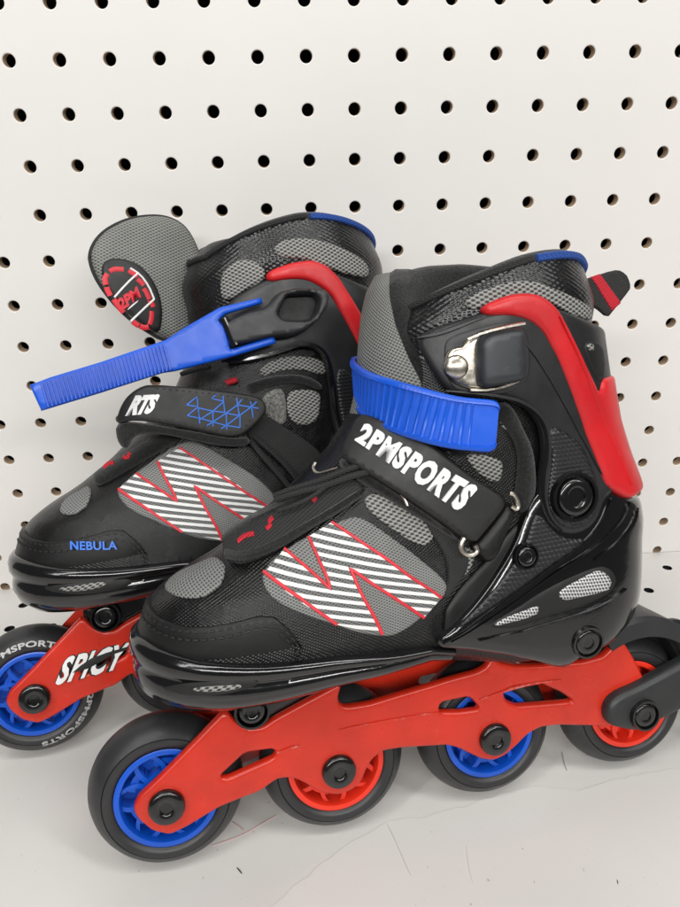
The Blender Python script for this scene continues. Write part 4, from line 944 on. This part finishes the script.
    st = MB(); stitches(st, [(0.0616,0.1658),(0.0792,0.1623),(0.0933,0.1572),(0.1075,0.1525),(0.1138,0.1527),(0.1231,0.1607),(0.1237,0.165),(0.1177,0.1682),(0.0955,0.1736),(0.0753,0.1777)], e2, .0013, smooth=1); st.build('stitching', M['thread'], sp)
    lt = MB(); q = [np.array(v) for v in [(0.0626,0.1661),(0.0737,0.166),(0.079,0.1745),(0.0683,0.1752)]]
    V, F = glyphs('RTS', .06, .92); V[:,0] /= V[:,0].max()
    Q = (1-V[:,:1])*(1-V[:,1:])*q[0]+V[:,:1]*(1-V[:,1:])*q[1]+V[:,:1]*V[:,1:]*q[2]+(1-V[:,:1])*V[:,1:]*q[3]
    extr(lt, Q, F, e2, .0014, .0004); lt.build('lettering', M['white_ink'], sp, 30)
    tri = MB()
    for q in ([(0.0899,0.168),(0.0953,0.1714),(0.095,0.1667),(0.0899,0.168)], [(0.0896,0.163),(0.095,0.1665),(0.0952,0.1611),(0.0896,0.163)], [(0.0949,0.1661),(0.1018,0.1637)], [(0.0951,0.1604),(0.1018,0.1637),(0.1073,0.1675)], [(0.0981,0.1572),(0.1011,0.1586),(0.1079,0.162),(0.1137,0.1652),(0.1163,0.1677)], [(0.1044,0.1548),(0.1071,0.1561),(0.114,0.16),(0.1203,0.1635),(0.1232,0.1657)], [(0.1047,0.1716),(0.1019,0.1697),(0.1074,0.1678)], [(0.1074,0.1707),(0.1073,0.1621)], [(0.1018,0.1637),(0.1073,0.1624)], [(0.1018,0.1637),(0.1009,0.1566)], [(0.1079,0.162),(0.114,0.16)], [(0.1138,0.1687),(0.114,0.16)], [(0.114,0.1652),(0.1237,0.1624)], [(0.1203,0.1663),(0.1206,0.1583)], [(0.1079,0.162),(0.1072,0.1542)], [(0.1143,0.1597),(0.1136,0.1543)], [(0.0952,0.1611),(0.1011,0.1586),(0.1071,0.1561),(0.1136,0.1543)], [(0.0952,0.1661),(0.0949,0.1586)]):
        ribbon(tri, q, .00065, e2, .0014, .0002, smooth=0)
    tri.build('triangle_print', M['blue_ink'], sp, 30)
    # ---- tongue folded out to the left
    ft = lambda x, z: -.004+4.6*(x-.052)**2+3.2*(z-.238)**2
    et = on_sheet(ft)
    to_ = [(0.0558,0.2454),(0.057,0.2503),(0.0611,0.2562),(0.0675,0.2611),(0.0779,0.2658),(0.0903,0.2677),(0.0986,0.2669),(0.1061,0.2628),(0.1103,0.2539),(0.1123,0.2443),(0.1117,0.2314),(0.1338,0.2277),(0.1389,0.2149),(0.1341,0.2019),(0.1144,0.1949),(0.1001,0.1968),(0.0924,0.202),(0.0848,0.2045),(0.0801,0.2079),(0.0723,0.2139),(0.0651,0.2223),(0.0596,0.2315),(0.0568,0.2385)]
    tg = blob(sk, 'tongue', M['tongue'], to_, et, .0, .0045, .006, bot=-.004, step=.0026)
    tb = MB(); P = et(resample(chaikin(to_, 2), .003), -.0005); tube(tb, [tuple(v) for v in P], .0014, 8, True); tb.build('tongue_piping', M['web'], tg)
    bd_ = [(0.0596,0.2405),(0.0629,0.2442),(0.0687,0.245),(0.0771,0.2424),(0.0827,0.2363),(0.0864,0.2267),(0.0867,0.2166),(0.0836,0.2062),(0.0781,0.2096),(0.0715,0.2159),(0.0652,0.2231),(0.0606,0.2312)]
    bd = blob(tg, 'badge', M['velcro_top'], bd_, et, .0035, .0022, .002, bot=.001, step=.0022)
    rr = MB()
    for q in ([(0.0636,0.2381),(0.066,0.2393),(0.0701,0.2388)], [(0.0611,0.2319),(0.0609,0.2348),(0.0625,0.237)], [(0.0624,0.2267),(0.0615,0.2291),(0.0612,0.2308)], [(0.0723,0.2383),(0.0747,0.2365),(0.076,0.2351)], [(0.0758,0.234),(0.0776,0.2324),(0.0785,0.2309)], [(0.0783,0.2294),(0.0795,0.2271),(0.0803,0.2241)], [(0.0794,0.2224),(0.0812,0.2224),(0.0817,0.2203)], [(0.0807,0.2183),(0.0802,0.2148),(0.0789,0.2119)], [(0.0741,0.2113),(0.0761,0.2104),(0.0782,0.2106)], [(0.071,0.2138),(0.0725,0.2123),(0.0736,0.2116)], [(0.0637,0.2249),(0.0657,0.2208),(0.0673,0.2184)]):
        ribbon(rr, q, .0026, et, .0056, .0003, smooth=1)
    rr.build('red_dashes', M['red_ink'], bd)
    wr = MB()
    for q in ([(0.0641,0.2258),(0.07,0.2315),(0.0767,0.237)], [(0.0701,0.2139),(0.0764,0.2191),(0.0826,0.224)], [(0.0732,0.2394),(0.0775,0.2362),(0.0808,0.2306),(0.0826,0.224)]):
        ribbon(wr, q, .0010, et, .0058, .0003, smooth=1)
    wr.build('white_lines', M['white_ink'], bd)
    lt = MB(); q0, q1, q2 = [(0.0663,0.219),(0.0764,0.2251),(0.065,0.2246)]; letter(lt, '2PM', q0, q1, q2, et, .0058, .0004, .05); lt.build('lettering', M['red_ink'], bd, 30)
    wr = MB(); ribbon(wr, [(0.0693,0.2195),(0.0721,0.2216),(0.0749,0.2236)], .0008, et, .0058, .0003, smooth=1, taper=.8); wr.build('white_swoosh', M['white_ink'], bd)
    # lower edge of the lining behind the strap
    return sk


# ================================================================ setting
PIT = .0254; HR = .0033
def wall_z(r): return (15.08-r)*PIT
def hole_board(mb, raw, cols, rows, to3, nrm, thick, ox=0, oy=0, pit=PIT):
    """square cells, each with a round drilled hole; to3 maps board coordinates to space"""
    K = 24
    for c in cols:
        for r in rows:
            cx, cy = ox+c*pit, oy+r*pit; h = pit/2; V = []; S = []
            for k in range(K):
                a = 2*PI*(k+.5)/K; ca, sa = math.cos(a), math.sin(a)
                m = h/max(abs(ca), abs(sa)); S.append((cx+ca*m, cy+sa*m)); V.append((cx+ca*HR, cy+sa*HR))
            mid = [(cx+math.cos(2*PI*(k+.5)/K)*(HR+.0004), cy+math.sin(2*PI*(k+.5)/K)*(HR+.0004)) for k in range(K)]
            # square corners
            C4 = [(cx+h, cy+h), (cx-h, cy+h), (cx-h, cy-h), (cx+h, cy-h)]
            P3 = [to3(x, y, 0) for x, y in S]+[to3(x, y, 0) for x, y in mid]+[to3(x, y, -.0003) for x, y in V]+[to3(x, y, 0) for x, y in C4]
            F = []
            for k in range(K):
                j = (k+1) % K; F.append((K+k, K+j, 2*K+j, 2*K+k)); F.append((k, j, K+j, K+k))
            for q, k in enumerate((2, 8, 14, 20)): F.append((k, 3*K+q, k+1))
            mb.add(P3, F)
            raw.add([to3(x, y, -.0003) for x, y in V]+[to3(x, y, -thick) for x, y in V], [(k, (k+1) % K, K+(k+1) % K, K+k) for k in range(K)])
wl = MB(); rw = MB()
hole_board(wl, rw, range(-14, 31), range(-5, 17), lambda x, r, d: (x, -d, 15.08*PIT-r), None, .0065)
wall = wl.build('pegboard_wall', M['board'], None, 30)
for p in wall.data.polygons: p.use_smooth = False
tag(wall, kind='structure')
raw_o = rw.build('drilled_hole_edge', M['raw'], wall)
bk = MB(); x0, x1, z0, z1 = -14.5*PIT, 30.5*PIT, -1.4*PIT, 20.58*PIT
bk.add([(x0,.09,z0),(x1,.09,z0),(x1,.09,z1),(x0,.09,z1),(x0,.0066,z0),(x1,.0066,z0),(x1,.0066,z1),(x0,.0066,z1)], [(0,1,2,3),(0,4,5,1),(1,5,6,2),(2,6,7,3),(3,7,4,0)])
bk.build('hole_shade_backing', M['dark'], wall)  # black box added to give the dark space seen through the holes
BT = math.radians(5.)
def fl(x, v, d): return (x, -v*math.cos(BT)+d*math.sin(BT), v*math.sin(BT)+d*math.cos(BT))
fm = MB(); fr2 = MB(); FP = PIT*1.015; ox = 15.79*PIT-23*FP
hole_board(fm, fr2, range(-7, 40), (0, 1), lambda x, v, d: fl(x, v, d), None, .003, ox, .0215, FP*1.05)
vy = .0215+FP*1.05*1.5; va = .0215-FP*1.05*.5
X0, X1 = ox-FP*1.05*7.5, ox+FP*1.05*39.5
fm.add([fl(X0,.0005,0), fl(X1,.0005,0), fl(X1,va,0), fl(X0,va,0)], [(0,1,2,3)])
n1, n2 = 2, 2
fm.add([fl(X0,vy,0), fl(X1,vy,0), fl(X1,.75,0), fl(X0,.75,0), fl(X1,.75,-.03), fl(X0,.75,-.03)], [(0,1,2,3),(3,2,4,5)])
shelf = fm.build('shelf', M['shelf'], None, 30)
for p in shelf.data.polygons: p.use_smooth = False
tag(shelf, kind='structure')
ho = fr2.build('shelf_hole_edge', M['dark'], shelf)
el = lambda P, h: np.array([fl(a, v, d) for (a, v), d in zip(P, np.broadcast_to(h, (len(P),)))])
lm_ = MB(); edge = [(0.35,0.1986),(0.3178,0.2013),(0.2998,0.2021),(0.2802,0.2057),(0.2616,0.2094),(0.2461,0.205),(0.2279,0.2074),(0.2096,0.2132),(0.19,0.2174),(0.1719,0.2179),(0.1486,0.2307),(0.1266,0.2474),(0.107,0.2643),(0.0867,0.286),(0.0622,0.3026),(-0.0067,0.308)]
edge = [tuple(v) for v in resample(edge, .002, False)]; random.seed(9)
edge = [(a+random.uniform(-.0004,.0004), v+random.uniform(-.0007,.0007)) for a, v in edge]
x_a, x_b = edge[0][0], edge[-1][0]
panel(lm_, edge+[(x_b, .55), (x_a, .55)], el, .0003, .0001, .0003, bot=.0001, step=.012, smooth=0)
lm_.build('paper_liner', M['liner'], shelf, 30)
for nm, mt, q, w_ in (('pen_mark', 'pale_red', [(0.0923,0.2237),(0.0992,0.2218),(0.1066,0.2189),(0.1141,0.2143),(0.1204,0.2106)], .00022), ('pen_mark', 'pale_red', [(0.1003,0.212),(0.1032,0.2144),(0.106,0.2173)], .0002), ('scratch', 'black_ink', [(0.104,0.2354),(0.1063,0.2384)], .0004),
        ('scratch', 'pale_grey', [(0.1708,0.2194),(0.1735,0.2295),(0.1756,0.2389),(0.1774,0.246)], .0003), ('scratch', 'pale_grey', [(0.2038,0.2337),(0.2024,0.2432),(0.2024,0.2518)], .0002), ('scratch', 'pale_grey', [(0.2646,0.1854),(0.263,0.1924),(0.2627,0.1974)], .0004), ('scratch', 'black_ink', [(0.2623,0.2549),(0.2618,0.2571)], .0005), ('scratch', 'pale_grey', [(0.1849,0.2421),(0.1852,0.2431)], .0009), ('scratch', 'black_ink', [(0.2277,0.2373),(0.2279,0.2378)], .0008)):
    mk_ = MB(); ribbon(mk_, q, w_, el, .00045, .00005, smooth=1, taper=.7); mk_.build(nm, M[mt], shelf)
ub = MB(); ub.add([fl(X0,0,-.02), fl(X1,0,-.02), fl(X1,.75,-.02), fl(X0,.75,-.02)], [(0,1,2,3)]); ub.build('shelf_underside', M['dark'], shelf)

# ================================================================ camera, lamps, render
front_skate()
back_skate()
cam = bpy.data.cameras.new('camera'); co = bpy.data.objects.new('camera', cam); COL.objects.link(co)
co.location = [0.13863, -0.4274, 0.31653]; co.rotation_euler = [1.09722, 0.01539, -0.07338]
cam.sensor_fit = 'VERTICAL'; cam.sensor_height = 24; cam.lens = 18.803; cam.clip_start = .01; cam.clip_end = 50
SC.camera = co
def lamp(loc, target, sx, sy, power, col=(1,.97,.93)):
    l = bpy.data.lights.new('ceiling_tube_lamp', 'AREA'); l.shape = 'RECTANGLE'; l.size = sx; l.size_y = sy; l.energy = power; l.color = col
    o = bpy.data.objects.new('ceiling_tube_lamp', l); COL.objects.link(o); o.location = loc
    o.rotation_euler = (Vector(target)-Vector(loc)).to_track_quat('-Z', 'Y').to_euler(); return o
lamp((.15,-1.45,1.05), (.15,-.1,.08), 2.0, .12, 23, (1,.985,.965))
lamp((-.9,-1.0,1.7), (.1,-.1,.1), .16, 2.0, 12, (1,.985,.965))
lamp((1.3,-.9,1.8), (.2,-.1,.1), .16, 2.0, 13, (1,.985,.965))
lamp((.15,-.55,2.0), (.15,-.2,.1), 2.4, .16, 12, (1,.985,.965))
w = bpy.data.worlds.new('World'); SC.world = w; w.use_nodes = True
w.node_tree.nodes['Background'].inputs[0].default_value = (.93,.96,1,1); w.node_tree.nodes['Background'].inputs[1].default_value = .09
SC.render.engine = 'CYCLES'
SC.view_settings.view_transform = 'Standard'; SC.view_settings.look = 'None'; SC.view_settings.exposure = 0; SC.view_settings.gamma = 1
